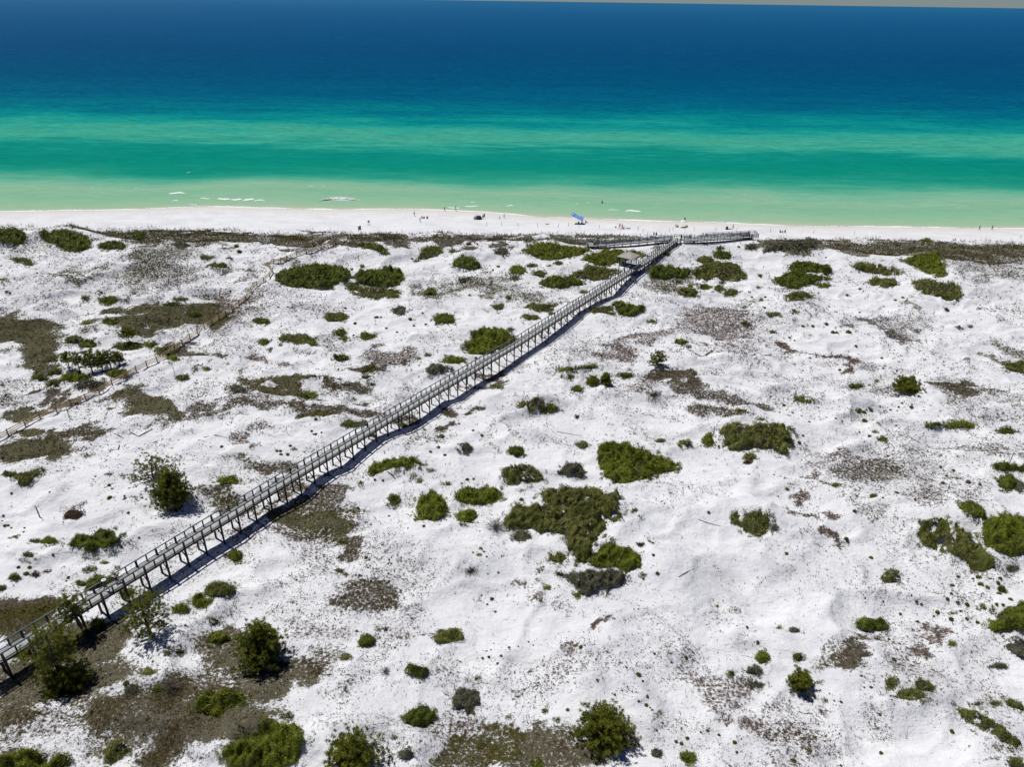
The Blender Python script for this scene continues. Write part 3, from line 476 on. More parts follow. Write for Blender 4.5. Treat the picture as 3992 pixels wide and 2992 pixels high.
def dome(Q, H, kind, seed, dens=1., lump=1.):
    """foliage over a footprint polygon Q (world xy): a lumpy shell plus leaf sprigs. verts are world coordinates"""
    r = np.random.default_rng(seed); Q = np.asarray(Q); en = .14 if kind in ('oak', 'lime') else .24
    lo = Q.min(0)-.6; hi = Q.max(0)+.6; cen = Q.mean(0); ps = pxsize([cen[0], cen[1], 0])
    Rm = max(.3, min(hi[0]-lo[0], hi[1]-lo[1])/2)
    wall = max(.3, min(Rm*.6, H*.85))
    def hgt(x, y, d):
        d = d+.16*min(Rm, 1.5)*fbm(x/.9, y/.9, seed+5, 2)+en*min(Rm, 2.4)*fbm(x/2.4, y/2.4, seed+15, 2)
        t = np.clip(d/wall, 0, 1); base = np.sqrt(np.clip(1-(1-t)**2, 0, 1))
        l = .50+.50*np.clip(1-np.abs(fbm(x/1.6, y/1.6, seed, 2))*2.6, 0, 1)+.55*fbm(x/.8, y/.8, seed+2, 2)*lump+.35*fbm(x/3., y/3., seed+9, 2)
        return H*base*np.clip(l, .15, 1.5)
    st = float(np.clip(ps*1.2, .16, .4)); gx = np.arange(lo[0], hi[0]+st, st); gy = np.arange(lo[1], hi[1]+st, st)
    X, Y = np.meshgrid(gx, gy); D = polydist(X, Y, Q); Hh = hgt(X, Y, D); Z = ground(X, Y)-.12+np.where(Hh > 0, Hh*.9, -.3)
    ok = (D > -.45) & (Hh > .02); cell = ok[:-1, :-1] & ok[1:, :-1] & ok[:-1, 1:] & ok[1:, 1:]
    if kind in ('olive', 'grey') and Rm > 1.2:
        hole = fbm(X/1.0, Y/1.0, seed+31, 2) < -.40; cell &= ~hole[:-1, :-1]
    j, i = np.nonzero(cell); w = len(gx); q = j*w+i
    parts = []
    loose = kind in ('dead',)
    if len(q) and not loose:
        F = np.vstack([np.stack([q, q+1, q+w+1], 1), np.stack([q, q+w+1, q+w], 1)])
        used = np.unique(F); mp = np.full(X.size, -1); mp[used] = np.arange(len(used))
        V = np.stack([X.ravel(), Y.ravel(), Z.ravel()], 1)[used]
        tt = .32+.3*fbm(V[:, 0]/.5, V[:, 1]/.5, seed+3, 2)-.1  # shell tinted towards the shade end, dark behind the sprigs
        parts.append((V, mp[F], np.clip(tt, 0, 1)))
    A = (hi[0]-lo[0])*(hi[1]-lo[1]); ls = float(np.clip(ps*1.05, .10, .40))
    n = int(A*dens*1.9/(ls*ls*.275*3)); n = min(n, 40000)
    x = r.uniform(lo[0], hi[0], n); y = r.uniform(lo[1], hi[1], n); d = polydist(x, y, Q); k = (d+en*min(Rm, 2.4)*fbm(x/2.4, y/2.4, seed+15, 2)+.16*min(Rm, 1.5)*fbm(x/.9, y/.9, seed+5, 2) > -ls*.3) | ((d > -.35*min(Rm, 2.5)) & (fbm(x/.7, y/.7, seed+21, 2) > .12+.25*r.uniform(0, 1, n)))
    if kind in ('olive', 'grey') and Rm > 1.2: k &= ~((fbm(x/1.0, y/1.0, seed+31, 2) < -.38) & (r.uniform(0, 1, n) < .85))
    x, y, d = x[k], y[k], d[k]
    h = hgt(x, y, np.maximum(d, .02)); e = .12
    gxn = (hgt(x+e, y, np.maximum(d, .02))-h)/e; gyn = (hgt(x, y+e, np.maximum(d, .02))-h)/e
    g = ground(x, y); u = r.uniform(0, 1, len(x))
    edge = d < wall
    z = g-.06+h*np.where(edge, 1-.75*u*u, 1-.25*u*u)
    Nn = unit(np.stack([-gxn, -gyn, np.full(len(x), .8)], 1))
    tint = .5+.6*fbm(x/1.1, y/1.1, seed+7, 3)+.3*fbm(x/3.5, y/3.5, seed+8, 2)+.35*(h/max(H, .1)-.6)  # higher leaves pushed to the painted highlight, low ones to shade
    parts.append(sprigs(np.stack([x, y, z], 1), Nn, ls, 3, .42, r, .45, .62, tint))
    return cat3(parts)
def twigs(c, R, H, n, r, w=.02, droop=.3):
    """bare branching twigs fanning from a root"""
    mb = MB()
    for i in range(n):
        a = r.uniform(0, 2*math.pi); t = r.uniform(.25, 1); e = c+np.array([math.cos(a)*R*t, math.sin(a)*R*t, H*(1.05-.5*t*t)*r.uniform(.6, 1)])
        m = (c+e)/2+np.array([0, 0, H*droop*r.uniform(.2, .8)]); m[:2] += r.normal(0, R*.06, 2)
        mb.tube([c, m, e], [w, w*.7, w*.3], 3, r.uniform(0, 1), cap=False)
        for k in range(2):
            q = m+(e-m)*r.uniform(.1, .7); e2 = q+(e-m)*.5+r.normal(0, R*.16, 3); e2[2] = max(e2[2], c[2]+.03)
            mb.tube([q, e2], [w*.6, w*.3], 3, r.uniform(0, 1), cap=False)
    return mb
def branchset(c, R, H, n, r, w):
    mb = MB()
    for i in range(n):
        a = 2*math.pi*(i+r.uniform(-.3, .3))/n; e = c+np.array([math.cos(a)*R*r.uniform(.3, .6), math.sin(a)*R*r.uniform(.3, .6), H*r.uniform(.25, .5)])
        m = c*.55+e*.45+np.array([0, 0, H*.15]); mb.tube([c-np.array([0, 0, .1]), m, e], [w, w*.75, w*.35], 5, r.uniform(0, 1), cap=False)
    return mb
SHR = []      # (object, centre px, py, size px, kind, H)
def footprint(pts, H, cen_lift=.55):
    """picture outline -> ground polygon, allowing for the plant's own height towards its far side"""
    pts = np.asarray(pts, float); y0, y1 = pts[:, 1].min(), pts[:, 1].max()
    t = (y1-pts[:, 1])/max(1, y1-y0); W = onground(pts[:, 0], pts[:, 1], H*.72*t)
    return W[:, :2]
def smoothpoly(Q, r, jag=.06):
    """rounder and slightly ragged outline"""
    Q = np.asarray(Q)
    for _ in range(2):
        A = Q*.75+np.roll(Q, -1, 0)*.25; B = Q*.25+np.roll(Q, -1, 0)*.75; Q = np.stack([A, B], 1).reshape(-1, 2)
        if len(Q) > 60: break
    c = Q.mean(0); return c+(Q-c)*(1+r.normal(0, jag, len(Q)))[:, None]
SHAPENAME = {'oak': 'shrub', 'lime': 'shrub', 'olive': 'shrub', 'grey': 'scrub_bush', 'heath': 'heath_bush', 'dead': 'dead_bush'}
_sn = [100]
def shrub(pts, H, kind, label=None, name=None, branches=True, dens=1., place=None):
    _sn[0] += 13; seed = _sn[0]; r = np.random.default_rng(seed)
    Q = smoothpoly(footprint(pts, H), r, .035); pts = np.asarray(pts, float)
    V, F, t = dome(Q, H, kind, seed, dens); cen = Q.mean(0); base = np.array([cen[0], cen[1], float(ground(cen[0], cen[1]))])
    R = float(np.sqrt(max(.05, np.ptp(Q[:, 0])*np.ptp(Q[:, 1])))/2)
    nm = name or SHAPENAME[kind]; ext = np.ptp(pts[:, 0])
    if ext > 34 and branches:
        o = empty(nm, base); f = nobj('foliage', V-base, F, M[kind], o, {'tint': t})
        branchset(np.zeros(3), R, H, 6, r, max(.03, R*.03)).build('stems', M['bark'], o)
        if kind in ('olive', 'grey'):
            # bare outer twigs show round the edge of the dry kinds
            mb = twigs(np.zeros(3), R*.9, H*.85, int(12+5*min(R, 4)), r, max(.018, pxsize(base)*.12)); mb.build('bare_twigs', M['dead'], o)
    else:
        o = nobj(nm, V-base, F, M[kind], None, {'tint': t}); o.location = tuple(base)
    SHR.append(dict(o=o, x=pts[:, 0].mean(), y=pts[:, 1].mean(), w=ext, h=np.ptp(pts[:, 1]), kind=kind, label=label, place=place))
    return o
def TP(tile, pts): return [T(tile, x, y) for x, y in pts]
def ell(tile, x, y, w, h, n=12, seed=0):
    r = np.random.default_rng(int(x*7+y*13)); cx, cy = T(tile, x, y); s = TILES[tile][2]
    return [(cx+w/2/s*math.cos(a)*(1+r.normal(0, .07)), cy+h/2/s*math.sin(a)*(1+r.normal(0, .07))) for a in np.arange(n)*2*math.pi/n]
def deadbush(tile, x, y, w, h, label, name='dead_bush', kind='dead', tall=.8):
    px, py = T(tile, x, y); s = TILES[tile][2]; b = gp(px, py+h/s*.25); z = toimg(b[None])[2][0]; R = w/s/2*z/FPX; _sn[0] += 13; r = np.random.default_rng(_sn[0])
    mb = twigs(np.zeros(3), R, min(tall*R, 1.5), int(40+40*R), r, max(.02, z/710*.13))
    o = mb.build(name, M[kind]); o.location = tuple(b); SHR.append(dict(o=o, x=px, y=py, w=w/s, h=h/s, kind=kind, label=label, place=None)); return o
# ------------------------------------------------------------------ big shapes
L = []  # kind, H, points, label, short phrase used when a neighbour is located by it
def S(kind, H, tile, pts, label=None, place=None): L.append((kind, H, TP(tile, pts), label, place))
def Eo(kind, H, tile, x, y, w, h, label=None, place=None): L.append((kind, H, ell(tile, x, y, w, h), label, place))
Eo('oak', 1.6, 'A1', 90, 495, 290, 130, 'dark green shrub mat cut by the left edge of the picture, on the foredune', 'the mat at the left edge')
S('oak', 2.2, 'A1', [(295,430),(370,415),(600,415),(700,450),(780,490),(790,550),(740,600),(650,635),(590,620),(530,590),(500,550),(400,520),(340,480)], 'long dark green shrub draped over the tallest dune at the far left', 'the big dune shrub at the far left')
Eo('oak', 1.0, 'A1', 970, 570, 250, 85, 'lens-shaped green shrub right of the big dune shrub, far left', 'the lens-shaped shrub')
S('olive', .8, 'A1', [(90,660),(130,650),(180,680),(240,680),(290,720),(280,745),(220,730),(150,705),(100,695)], 'yellowish two-part shrub low on the far left slope')
Eo('oak', .9, 'A1', 960, 1037, 240, 80, 'two-humped green shrub on a bare patch above the wider left marsh', 'the two-humped shrub')
S('oak', 1.8, 'A2', [(155,820),(210,790),(350,730),(480,710),(660,720),(760,760),(825,810),(820,850),(720,890),(640,930),(560,950),(430,935),(310,930),(200,890)], 'largest oval dark green thicket, just right of the fence bend', 'the large oval thicket')
S('oak', 1.9, 'A2', [(830,850),(880,790),(1000,760),(1090,730),(1180,740),(1250,770),(1270,830),(1260,880),(1180,930),(1040,940),(940,910),(850,880)], 'rounded dark green thicket touching the right end of the large oval thicket', 'the rounded thicket')
S('olive', .6, 'A2', [(740,900),(850,880),(940,915),(1100,945),(1220,950),(1235,1025),(1030,1030),(880,1010),(820,960)], 'low dull olive mat in front of the two dark thickets', 'the low olive mat')
S('oak', .9, 'A2', [(860,550),(950,530),(1060,560),(1120,590),(1130,650),(1090,655),(1040,610),(940,590)], 'green shrub trailing down the dune behind the rounded thicket')
S('olive', .9, 'A2', [(1480,565),(1570,575),(1615,615),(1560,650),(1460,690),(1400,680),(1380,720),(1365,700),(1420,620)], 'olive shrub with a trailing left arm on a dune side, mid distance', 'the trailing-arm shrub')
S('oak', 1.4, 'A2', [(1675,745),(1720,660),(1800,640),(1880,660),(1940,740),(1930,770),(1800,780),(1740,760)], 'fresh green dome shrub alone on white sand left of the pavilion', 'the lone green dome')
S('lime', 1.1, 'A3', [(90,600),(150,545),(300,540),(430,560),(500,580),(640,580),(690,600),(600,640),(480,670),(350,700),(250,690),(130,650)], 'wide yellow-green mat under the left beach ramp', 'the wide mat by the left ramp')
S('lime', 1.1, 'A3', [(600,670),(700,620),(850,595),(1000,600),(1100,620),(1140,650),(1060,670),(930,690),(900,720),(780,745),(690,730),(620,700)], 'yellow-green mat spreading behind the pavilion roof', 'the mat behind the pavilion')
S('olive', 1.2, 'A3', [(490,820),(620,770),(680,730),(780,740),(800,770),(900,780),(910,800),(830,850),(700,880),(590,860)], 'olive thicket touching the boardwalk in front of the pavilion', 'the thicket in front of the pavilion')
S('oak', 1.3, 'A3', [(225,885),(300,840),(440,830),(560,850),(615,890),(580,915),(480,940),(330,935),(240,915)], 'long low green shrub lying in front of the olive thicket by the pavilion', 'the long low green shrub')
S('olive', .5, 'A3', [(90,1090),(200,1060),(340,1065),(480,1035),(480,1050),(360,1090),(340,1140),(260,1145),(130,1120)], 'flat olive mat left of the middle of the far boardwalk')
S('olive', .7, 'A3', [(650,1130),(720,1090),(860,1085),(885,1150),(860,1170),(760,1160)], 'flat olive shrub touching the boardwalk shadow, right side')
S('oak', 1.3, 'A3', [(840,1060),(890,1040),(1000,1055),(1100,1075),(1145,1110),(1110,1160),(1050,1195),(960,1180),(890,1140)], 'full green mound right of the boardwalk, beside a flat olive shrub', 'the full green mound')
S('oak', 1.5, 'A3', [(1150,780),(1230,740),(1330,725),(1420,740),(1530,760),(1540,830),(1400,860),(1250,860),(1190,830)], 'dense green thicket right of the boardwalk opposite the pavilion', 'the thicket opposite the pavilion')
S('olive', 1.4, 'A3', [(1540,770),(1680,720),(1850,700),(1940,740),(1990,800),(2010,860),(1920,885),(1800,850),(1650,870),(1540,840)], 'brownish olive thicket joined to the right of the green one opposite the pavilion', 'the brownish thicket')
Eo('oak', .9, 'A3', 1805, 650, 165, 90, 'green shrub in front of the right beach ramp')
Eo('olive', .8, 'A3', 1660, 690, 160, 80, 'grey-olive shrub in front of the right beach ramp')
Eo('grey', .8, 'A3', 2045, 578, 120, 55, 'pale grey-olive tuft shrub below the right ramp landing')
S('olive', 1.0, 'A3', [(1410,960),(1500,920),(1590,940),(1600,1010),(1560,1020),(1460,1000)], 'olive shrub on a dune lip below the thicket opposite the pavilion')
S('grey', 1.0, 'A4', [(-40,600),(60,560),(150,550),(260,530),(350,520),(440,570),(350,580),(290,600),(200,625),(80,625),(-30,640)], 'brown-green shrub bank right of the right ramp landing', 'the brown-green bank')
S('oak', 1.1, 'A4', [(155,765),(210,720),(300,705),(370,740),(440,745),(535,770),(535,820),(470,830),(400,800),(250,800)], 'upper half of the paired green thicket right of the ramp')
S('oak', 1.2, 'A4', [(30,850),(130,800),(300,800),(400,830),(470,830),(430,890),(310,920),(250,950),(150,940),(60,900)], 'lower left half of the paired green thicket right of the ramp', 'the paired thicket')
S('olive', 1.0, 'A4', [(710,750),(780,710),(860,720),(1020,770),(1060,770),(1165,800),(1110,840),(1000,830),(930,810),(760,800)], 'narrow arm-like olive shrub between paired thicket and bright green slope shrub')
Eo('olive', 1.2, 'A4', 980, 890, 280, 100, 'dull olive mound below the narrow arm-like shrub, far right')
S('lime', 1.2, 'A4', [(1195,690),(1215,660),(1350,640),(1480,630),(1490,680),(1460,700),(1540,740),(1530,850),(1450,850),(1330,790),(1200,720)], 'brightest green shrub draped over a dune at far right', 'the bright slope shrub')
S('olive', 1.5, 'A4', [(1210,870),(1330,855),(1450,880),(1560,900),(1620,880),(1670,950),(1675,1060),(1600,1080),(1480,1010),(1330,970),(1260,920)], 'dark olive thicket with a shaded right end below the brightest slope shrub', 'the shaded-end thicket')
Eo('olive', .9, 'A4', 255, 1015, 230, 85, 'olive mound on a speckled dune below the paired thicket')
Eo('lime', 1.1, 'B1', 655, 595, 240, 100, 'bright green shrub in front of the pine thicket at left', 'the bright shrub by the pine thicket')
Eo('lime', 1.3, 'B1', 1000, 560, 215, 110, 'round green shrub between the pine thicket and the fence')
Eo('grey', 1.2, 'B1', 785, 670, 260, 115, 'grey-olive bush touching the fence below the pine thicket')
Eo('olive', 1.0, 'B1', 640, 275, 180, 85, 'dull green shrub at the tip of the left-edge marsh')
Eo('oak', 1.2, 'B1', 1100, 325, 230, 90, 'dark shrub at the foot of the tall pine near the fence')
S('olive', 1.1, 'B2', [(200,255),(260,220),(320,230),(370,205),(440,220),(520,270),(520,320),(470,330),(400,310),(320,320),(330,280),(260,285)], 'arched olive shrub on a small dune in the left middle distance', 'the arched shrub')
S('lime', 1.4, 'B2', [(1830,200),(1920,160),(2050,150),(2110,180),(2212,220),(2212,300),(2000,400),(1900,410),(1780,370),(1790,300),(1880,260)], 'broad yellow-green thicket against the left side of the boardwalk middle', 'the thicket left of mid boardwalk')
Eo('grey', 1.0, 'B2', 1575, 528, 215, 110, 'grey-olive oval bush left of the boardwalk on smooth sand', 'the grey oval bush')
Eo('lime', .8, 'B2', 1700, 448, 195, 80, 'bright green low shrub beside the grey oval bush, left of the boardwalk')
Eo('oak', 1.0, 'B2', 728, 425, 145, 78, 'dark green button-shaped shrub on bare sand, left centre')
Eo('oak', 1.0, 'B2', 955, 235, 140, 85, 'dark green shrub on a mound right of the arched shrub')
Eo('oak', .9, 'B2', 725, 205, 115, 70, 'green cap shrub on a mound between arched shrub and dark mound shrub')
Eo('olive', .8, 'B2', 690, 85, 230, 85, 'grey-fringed olive dome below the large oval thicket')
Eo('grey', .9, 'B2', 1235, 20, 130, 85, 'grey-green round bush below the rounded thicket')
Eo('oak', 1.1, 'B2', 1615, 95, 180, 110, 'dense green bush left of the boardwalk beyond its wide thicket')
Eo('lime', 1.0, 'B2', 436, 750, 155, 78, 'bright green bush on the edge of the long brown marsh strip')
Eo('grey', 1.0, 'B2', 1798, 1200, 120, 105, 'dark grey round bush alone right of the boardwalk', 'the dark grey bush')
Eo('oak', 1.0, 'B3', 35, 1232, 150, 110, 'small dark green bush left of the large pointed mat')
S('olive', 1.1, 'B3', [(30,850),(60,800),(150,775),(250,790),(330,830),(420,880),(300,895),(170,910),(60,890)], 'grey-topped olive lens shrub alone on smooth sand, centre', 'the grey-topped lens')
S('lime', .6, 'B3', [(380,520),(440,510),(560,500),(660,480),(760,490),(760,515),(620,520),(560,545),(430,570),(385,560)], 'thin yellow-green strip of scrub along a dune crest, centre')
Eo('oak', .6, 'B3', 970, 580, 135, 55, 'flat green cushion at the left end of a brown crest')
Eo('oak', 1.0, 'B3', 556, 693, 85, 72, 'compact dark green ball shrub with a shadow on white sand', 'the compact ball shrub')
Eo('lime', .6, 'B3', 1440, 295, 130, 50, 'flat green cushion in the red-brown heath right of centre')
Eo('lime', .6, 'B3', 1945, 880, 130, 45, 'flat yellow-green cushion at the tip of a brown strip, right')
S('olive', 1.7, 'B3', [(1730,1035),(1850,980),(1960,975),(2030,1030),(2100,990),(2212,950),(2350,990),(2430,1070),(2440,1130),(2410,1220),(2330,1290),(2240,1220),(2130,1200),(2000,1230),(1890,1240),(1810,1180),(1810,1110)], 'large olive mound with a hollow side on the right', 'the large hollow mound')
Eo('olive', .9, 'B3', 2040, 1280, 120, 85, 'dark olive bush below the large hollow mound')
Eo('lime', 1.0, 'B3', 1685, 1135, 115, 115, 'spotted yellow-green bush left of the large hollow mound')
S('lime', 1.4, 'C3', [(725,-137),(850,-187),(950,-197),(1040,-167),(1100,-127),(1200,-87),(1440,30),(1400,60),(1250,90),(1150,150),(1000,185),(880,205),(800,170),(775,100),(750,20)], 'large pointed yellow-green mat reaching right, centre of the picture', 'the large pointed mat')
Eo('oak', .9, 'B4', 745, 677, 140, 65, 'dark green cushion on white sand left of the candle-topped pine bush', 'the dark cushion')
Eo('lime', .8, 'B4', 320, 808, 140, 65, 'bright green cushion on sand, right of the brown strip')
Eo('oak', .9, 'B4', 1435, 1025, 200, 85, 'brownish left one of two neighbouring cushions at the right', 'the two right cushions')
Eo('lime', 1.0, 'B4', 1665, 1015, 270, 90, 'brighter right one of two neighbouring cushions at the right')
Eo('oak', .8, 'B4', 2062, 1063, 165, 80, 'green cushion alone near the right edge, beyond the two neighbours')
Eo('oak', .6, 'B4', 975, 1138, 80, 45, 'small green cushion left of the two neighbouring cushions')
S('olive', 1.1, 'B4', [(2040,500),(2080,470),(2212,450),(2290,500),(2280,580),(2130,550),(2060,530)], 'olive shrub cut by the right edge at the end of a brown ridge')
Eo('oak', 1.1, 'C1', 75, 100, 125, 85, 'dark green bush near the left edge in front of the sticks')
S('olive', .6, 'C1', [(100,140),(160,90),(300,60),(400,50),(380,90),(280,150),(240,220),(150,235),(120,190)], 'spreading pale olive scrub near the left edge')
Eo('lime', .9, 'C1', 1955, 165, 165, 110, 'yellow-green cushion left of the boardwalk beside brown scrub', 'the yellow cushion')
Eo('lime', .8, 'C1', 430, 680, 190, 85, 'bright green low shrub left of the three-lobed shrub')
Eo('olive', .7, 'C1', 305, 680, 130, 60, 'brownish low shrub joined to a bright green one at left')
S('oak', 1.6, 'C1', [(600,750),(620,670),(680,635),(740,650),(780,600),(830,620),(820,550),(870,530),(960,550),(1040,640),(1000,690),(900,740),(790,785),(700,760)], 'three-lobed dark green shrub with a grey top, left of the boardwalk', 'the three-lobed shrub')
S('oak', 1.1, 'C1', [(710,1110),(780,1000),(850,950),(930,970),(1000,950),(1030,980),(940,1040),(760,1130)], 'green shrub behind the two walkers on the boardwalk', 'the shrub behind the walkers')
Eo('lime', 1.1, 'C1', 688, 1040, 120, 90, 'yellow-green bush left of the shrub behind the walkers')
Eo('olive', .8, 'C1', 765, 920, 100, 70, 'grey-olive bush above the shrub behind the walkers')
Eo('olive', .8, 'C1', 240, 805, 110, 75, 'small olive bush left of the three-lobed shrub')
Eo('olive', .9, 'C1', 122, 997, 95, 70, 'round olive bush near the left edge above the brown patch')
Eo('oak', .9, 'C1', 10, 1078, 80, 80, 'dark green bush cut by the left edge above the brown patch')
Eo('lime', 1.0, 'C1', 2025, 810, 145, 120, 'yellow bush with a brown side just right of the boardwalk shadow', 'the yellow bush by the shadow')
Eo('olive', 1.5, 'C1', 1895, 1105, 280, 190, 'larger olive bush of a touching pair right of the boardwalk', 'the touching pair')
Eo('lime', 1.4, 'C1', 1728, 1195, 180, 165, 'smaller yellow-green bush of a touching pair right of the boardwalk')
Eo('lime', 1.2, 'C1', 1560, 1270, 150, 120, 'yellow-green bush at the right foot of the pine below the boardwalk')
Eo('lime', 1.2, 'C1', 1085, 1110, 150, 120, 'yellow-green bush under the boardwalk piles by the walkers')
S('lime', 1.1, 'C2', [(960,60),(1010,0),(1080,-30),(1200,-50),(1320,-40),(1440,0),(1400,40),(1300,50),(1180,35),(1120,60),(1040,110),(990,130),(950,110)], 'crescent yellow-green shrub with exposed roots right of the boardwalk', 'the crescent shrub')
Eo('olive', 1.0, 'C2', 1185, 320, 110, 130, 'dark olive upright bush below the crescent shrub')
Eo('lime', 1.9, 'C2', 1500, 370, 265, 300, 'glossy round-leaved tall bush below the crescent shrub', 'the glossy round-leaved bush')
Eo('olive', .8, 'C2', 1637, 185, 75, 75, 'small olive bush at the top right of the glossy round-leaved bush')
S('lime', 1.2, 'C2', [(1715,280),(1760,220),(1900,190),(2000,190),(2120,250),(2130,290),(2040,340),(1900,380),(1780,370),(1715,330)], 'flat yellow-olive mat right of the glossy round-leaved bush', 'the flat yellow-olive mat')
Eo('lime', 1.2, 'C2', 1815, 460, 170, 150, 'round pale green bush below the flat yellow-olive mat')
S('olive', 1.3, 'C3', [(0,10),(100,5),(200,20),(250,80),(270,170),(200,200),(0,210),(-90,150),(-90,60)], 'brown-green dome bush above the branching thicket', 'the brown-green dome')
Eo('grey', 1.3, 'C3', 495, 80, 225, 165, 'grey-olive bush between the brown-green dome and the large pointed mat')
S('olive', 1.6, 'C3', [(220,260),(300,200),(430,200),(500,170),(620,180),(740,200),(790,250),(870,250),(950,300),(920,380),(970,440),(860,520),(800,560),(760,600),(720,720),(660,800),(640,880),(560,880),(500,800),(480,680),(430,600),(300,580),(100,580),(-60,570),(-100,480),(-60,400),(60,350),(200,370),(300,340)], 'largest branching grey-green thicket in the centre of the picture', 'the branching thicket')
S('lime', 1.5, 'C3', [(690,740),(800,655),(900,680),(930,740),(1040,730),(1100,790),(1135,850),(1080,920),(980,970),(900,900),(760,900),(660,870)], 'bright yellow-green bush at the right tip of the branching thicket', 'the bright thicket tip')
S('grey', 1.6, 'C3', [(450,920),(520,930),(620,920),(640,890),(780,900),(900,910),(960,960),(960,1020),(900,1090),(820,1150),(700,1180),(600,1150),(520,1060),(470,1000)], 'grey-green lowest lobe below the branching thicket', 'the lowest thicket lobe')
Eo('olive', 1.0, 'C3', 385, 815, 140, 120, 'small olive bush left of the branching thicket stem')
Eo('grey', .9, 'C3', 80, 640, 140, 110, 'brownish grey bush hanging under the left arm of the branching thicket')
Eo('lime', .9, 'C3', 550, 1145, 60, 80, 'bright upright palmetto below the lowest thicket lobe')
S('olive', 1.1, 'C3', [(1880,470),(1950,420),(2060,405),(2212,440),(2240,520),(2200,600),(2150,640),(2110,660),(1990,590),(1900,510)], 'brown-olive cap shrub on a steep eroded dune at right', 'the cap shrub on the eroded dune')
S('oak', 1.2, 'C4', [(1935,30),(1950,5),(2212,10),(2260,50),(2212,90),(2100,80),(1980,70)], 'flat dark green mat cut by the right edge')
S('oak', 1.3, 'C4', [(1995,130),(2050,95),(2120,100),(2160,170),(2130,260),(2060,265),(2000,200)], 'darkest round shrub near the right edge below a flat mat')
S('lime', 1.0, 'C4', [(1660,335),(1750,350),(1840,400),(1880,450),(1880,510),(1820,515),(1750,460),(1680,400)], 'slanting yellow-green strip shrub at right, beyond the big slope thicket')
S('olive', 2.0, 'C4', [(1300,500),(1370,440),(1460,440),(1600,470),(1700,540),(1800,570),(1850,640),(1900,750),(1960,860),(1970,930),(1900,970),(1760,920),(1620,860),(1500,780),(1370,730),(1310,650)], 'big olive thicket sloping down to the right near the right edge', 'the big slope thicket')
S('lime', 1.9, 'C4', [(1850,540),(1890,430),(1990,460),(2060,400),(2140,430),(2260,460),(2270,860),(2100,830),(1970,790),(1860,700),(1830,620)], 'yellow-green palmetto thicket at the right edge joined to the big slope thicket', 'the right-edge palmettos')
Eo('olive', 1.1, 'C4', 1055, 990, 180, 130, 'dark olive dome alone on bare white sand at right', 'the dome on bare sand')
Eo('grey', .4, 'C4', 2110, 920, 150, 100, 'thin pale green scrub below the right-edge palmettos')
Eo('oak', 1.5, 'D4', 895, 90, 265, 165, 'smooth dark green lens bush on bare sand, lower right', 'the smooth lens bush')
S('lime', 1.8, 'D4', [(1910,110),(1985,0),(1990,-40),(2100,-110),(2260,-130),(2260,190),(2100,180),(1990,180),(1930,150)], 'bright green bush cut by the right edge, lower right', 'the bright bush at the lower right edge')
S('grey', .8, 'D4', [(2010,200),(2260,190),(2260,440),(2150,400),(2060,320)], 'grey-brown scrub below the bright bush at the right edge')
Eo('lime', .9, 'C4', 1850, 1260, 70, 60, 'small lime bush left of the bright bush at the lower right edge')
Eo('olive', 1.2, 'D1', 1850, 55, 120, 100, 'grey-olive bush below the touching pair of bushes')
Eo('lime', 1.2, 'D1', 1875, 205, 220, 140, 'yellow-green bush with a grey right side, left of the dense pine')
S('lime', 1.8, 'D1', [(1690,740),(1750,650),(1880,600),(2000,600),(2070,650),(2120,700),(2020,770),(1970,830),(1900,890),(1780,870),(1700,830)], 'big yellow-green bush with a grey centre below the dense pine', 'the big lower-left bush')
Eo('lime', .8, 'D1', 1360, 645, 75, 105, 'small bright bush beside bare grey twigs, lower left', 'the small bright bush')
Eo('grey', .5, 'D1', 1140, 665, 110, 90, 'pale olive tuft in the sand clearing, lower left')
Eo('olive', .5, 'D1', 1265, 500, 120, 75, 'thin olive tuft in the upper part of the sand clearing')
Eo('olive', .6, 'D1', 1555, 325, 85, 55, 'dull green tuft at the top right of the sand clearing')
S('lime', 1.6, 'D1', [(-40,1240),(100,1180),(250,1155),(350,1200),(400,1260),(410,1380),(-40,1380)], 'large yellow-green bush in the bottom left corner', 'the corner bush')
Eo('lime', 1.4, 'D1', 500, 1265, 180, 160, 'yellow-green bush right of the corner bush on the bottom edge')
S('olive', 1.0, 'D1', [(920,1140),(980,1080),(1080,1070),(1130,1130),(1060,1230),(980,1300),(910,1320),(890,1250)], 'rust-tinged olive bush near the bottom edge, lower left', 'the rust-tinged bush')
S('lime', 1.5, 'D2', [(-290,1200),(-240,1080),(-170,1020),(-60,980),(0,930),(100,900),(220,920),(380,930),(420,1000),(450,1130),(430,1180),(330,1280),(200,1350),(-150,1400),(-280,1300)], 'widest pale yellow-green bush on the bottom edge, left of centre', 'the wide pale bush')
Eo('olive', .8, 'D2', 280, 875, 80, 75, 'small spiky olive palmetto above the wide pale bush')
Eo('oak', 1.1, 'D2', 955, 230, 165, 140, 'green bush in the lower centre below a dark knob')
Eo('olive', .7, 'D2', 1052, 132, 70, 60, 'small dark knob bush with a red twig ring beside it')
Eo('olive', 1.2, 'D2', 1640, 180, 215, 160, 'dark olive rounded bush with litter at its foot, lower centre', 'the dark rounded bush')
Eo('oak', 1.3, 'D2', 1385, 490, 215, 170, 'rough dark green bush between the dark rounded and glossy globe bushes', 'the rough green bush')
Eo('oak', 1.7, 'D2', 1405, 880, 280, 240, 'dense rich green globe bush above the bottom edge, centre', 'the green globe bush')
Eo('grey', 1.3, 'D2', 1810, 745, 310, 300, 'loose grey-brown bush with green rim right of the green globe bush', 'the loose grey-brown bush')
Eo('olive', .6, 'D2', 745, 370, 120, 75, 'low brown-olive tuft right of the dense pine')
Eo('grey', .8, 'D2', 1295, 1220, 130, 85, 'grey mound bush near the bottom edge, centre')
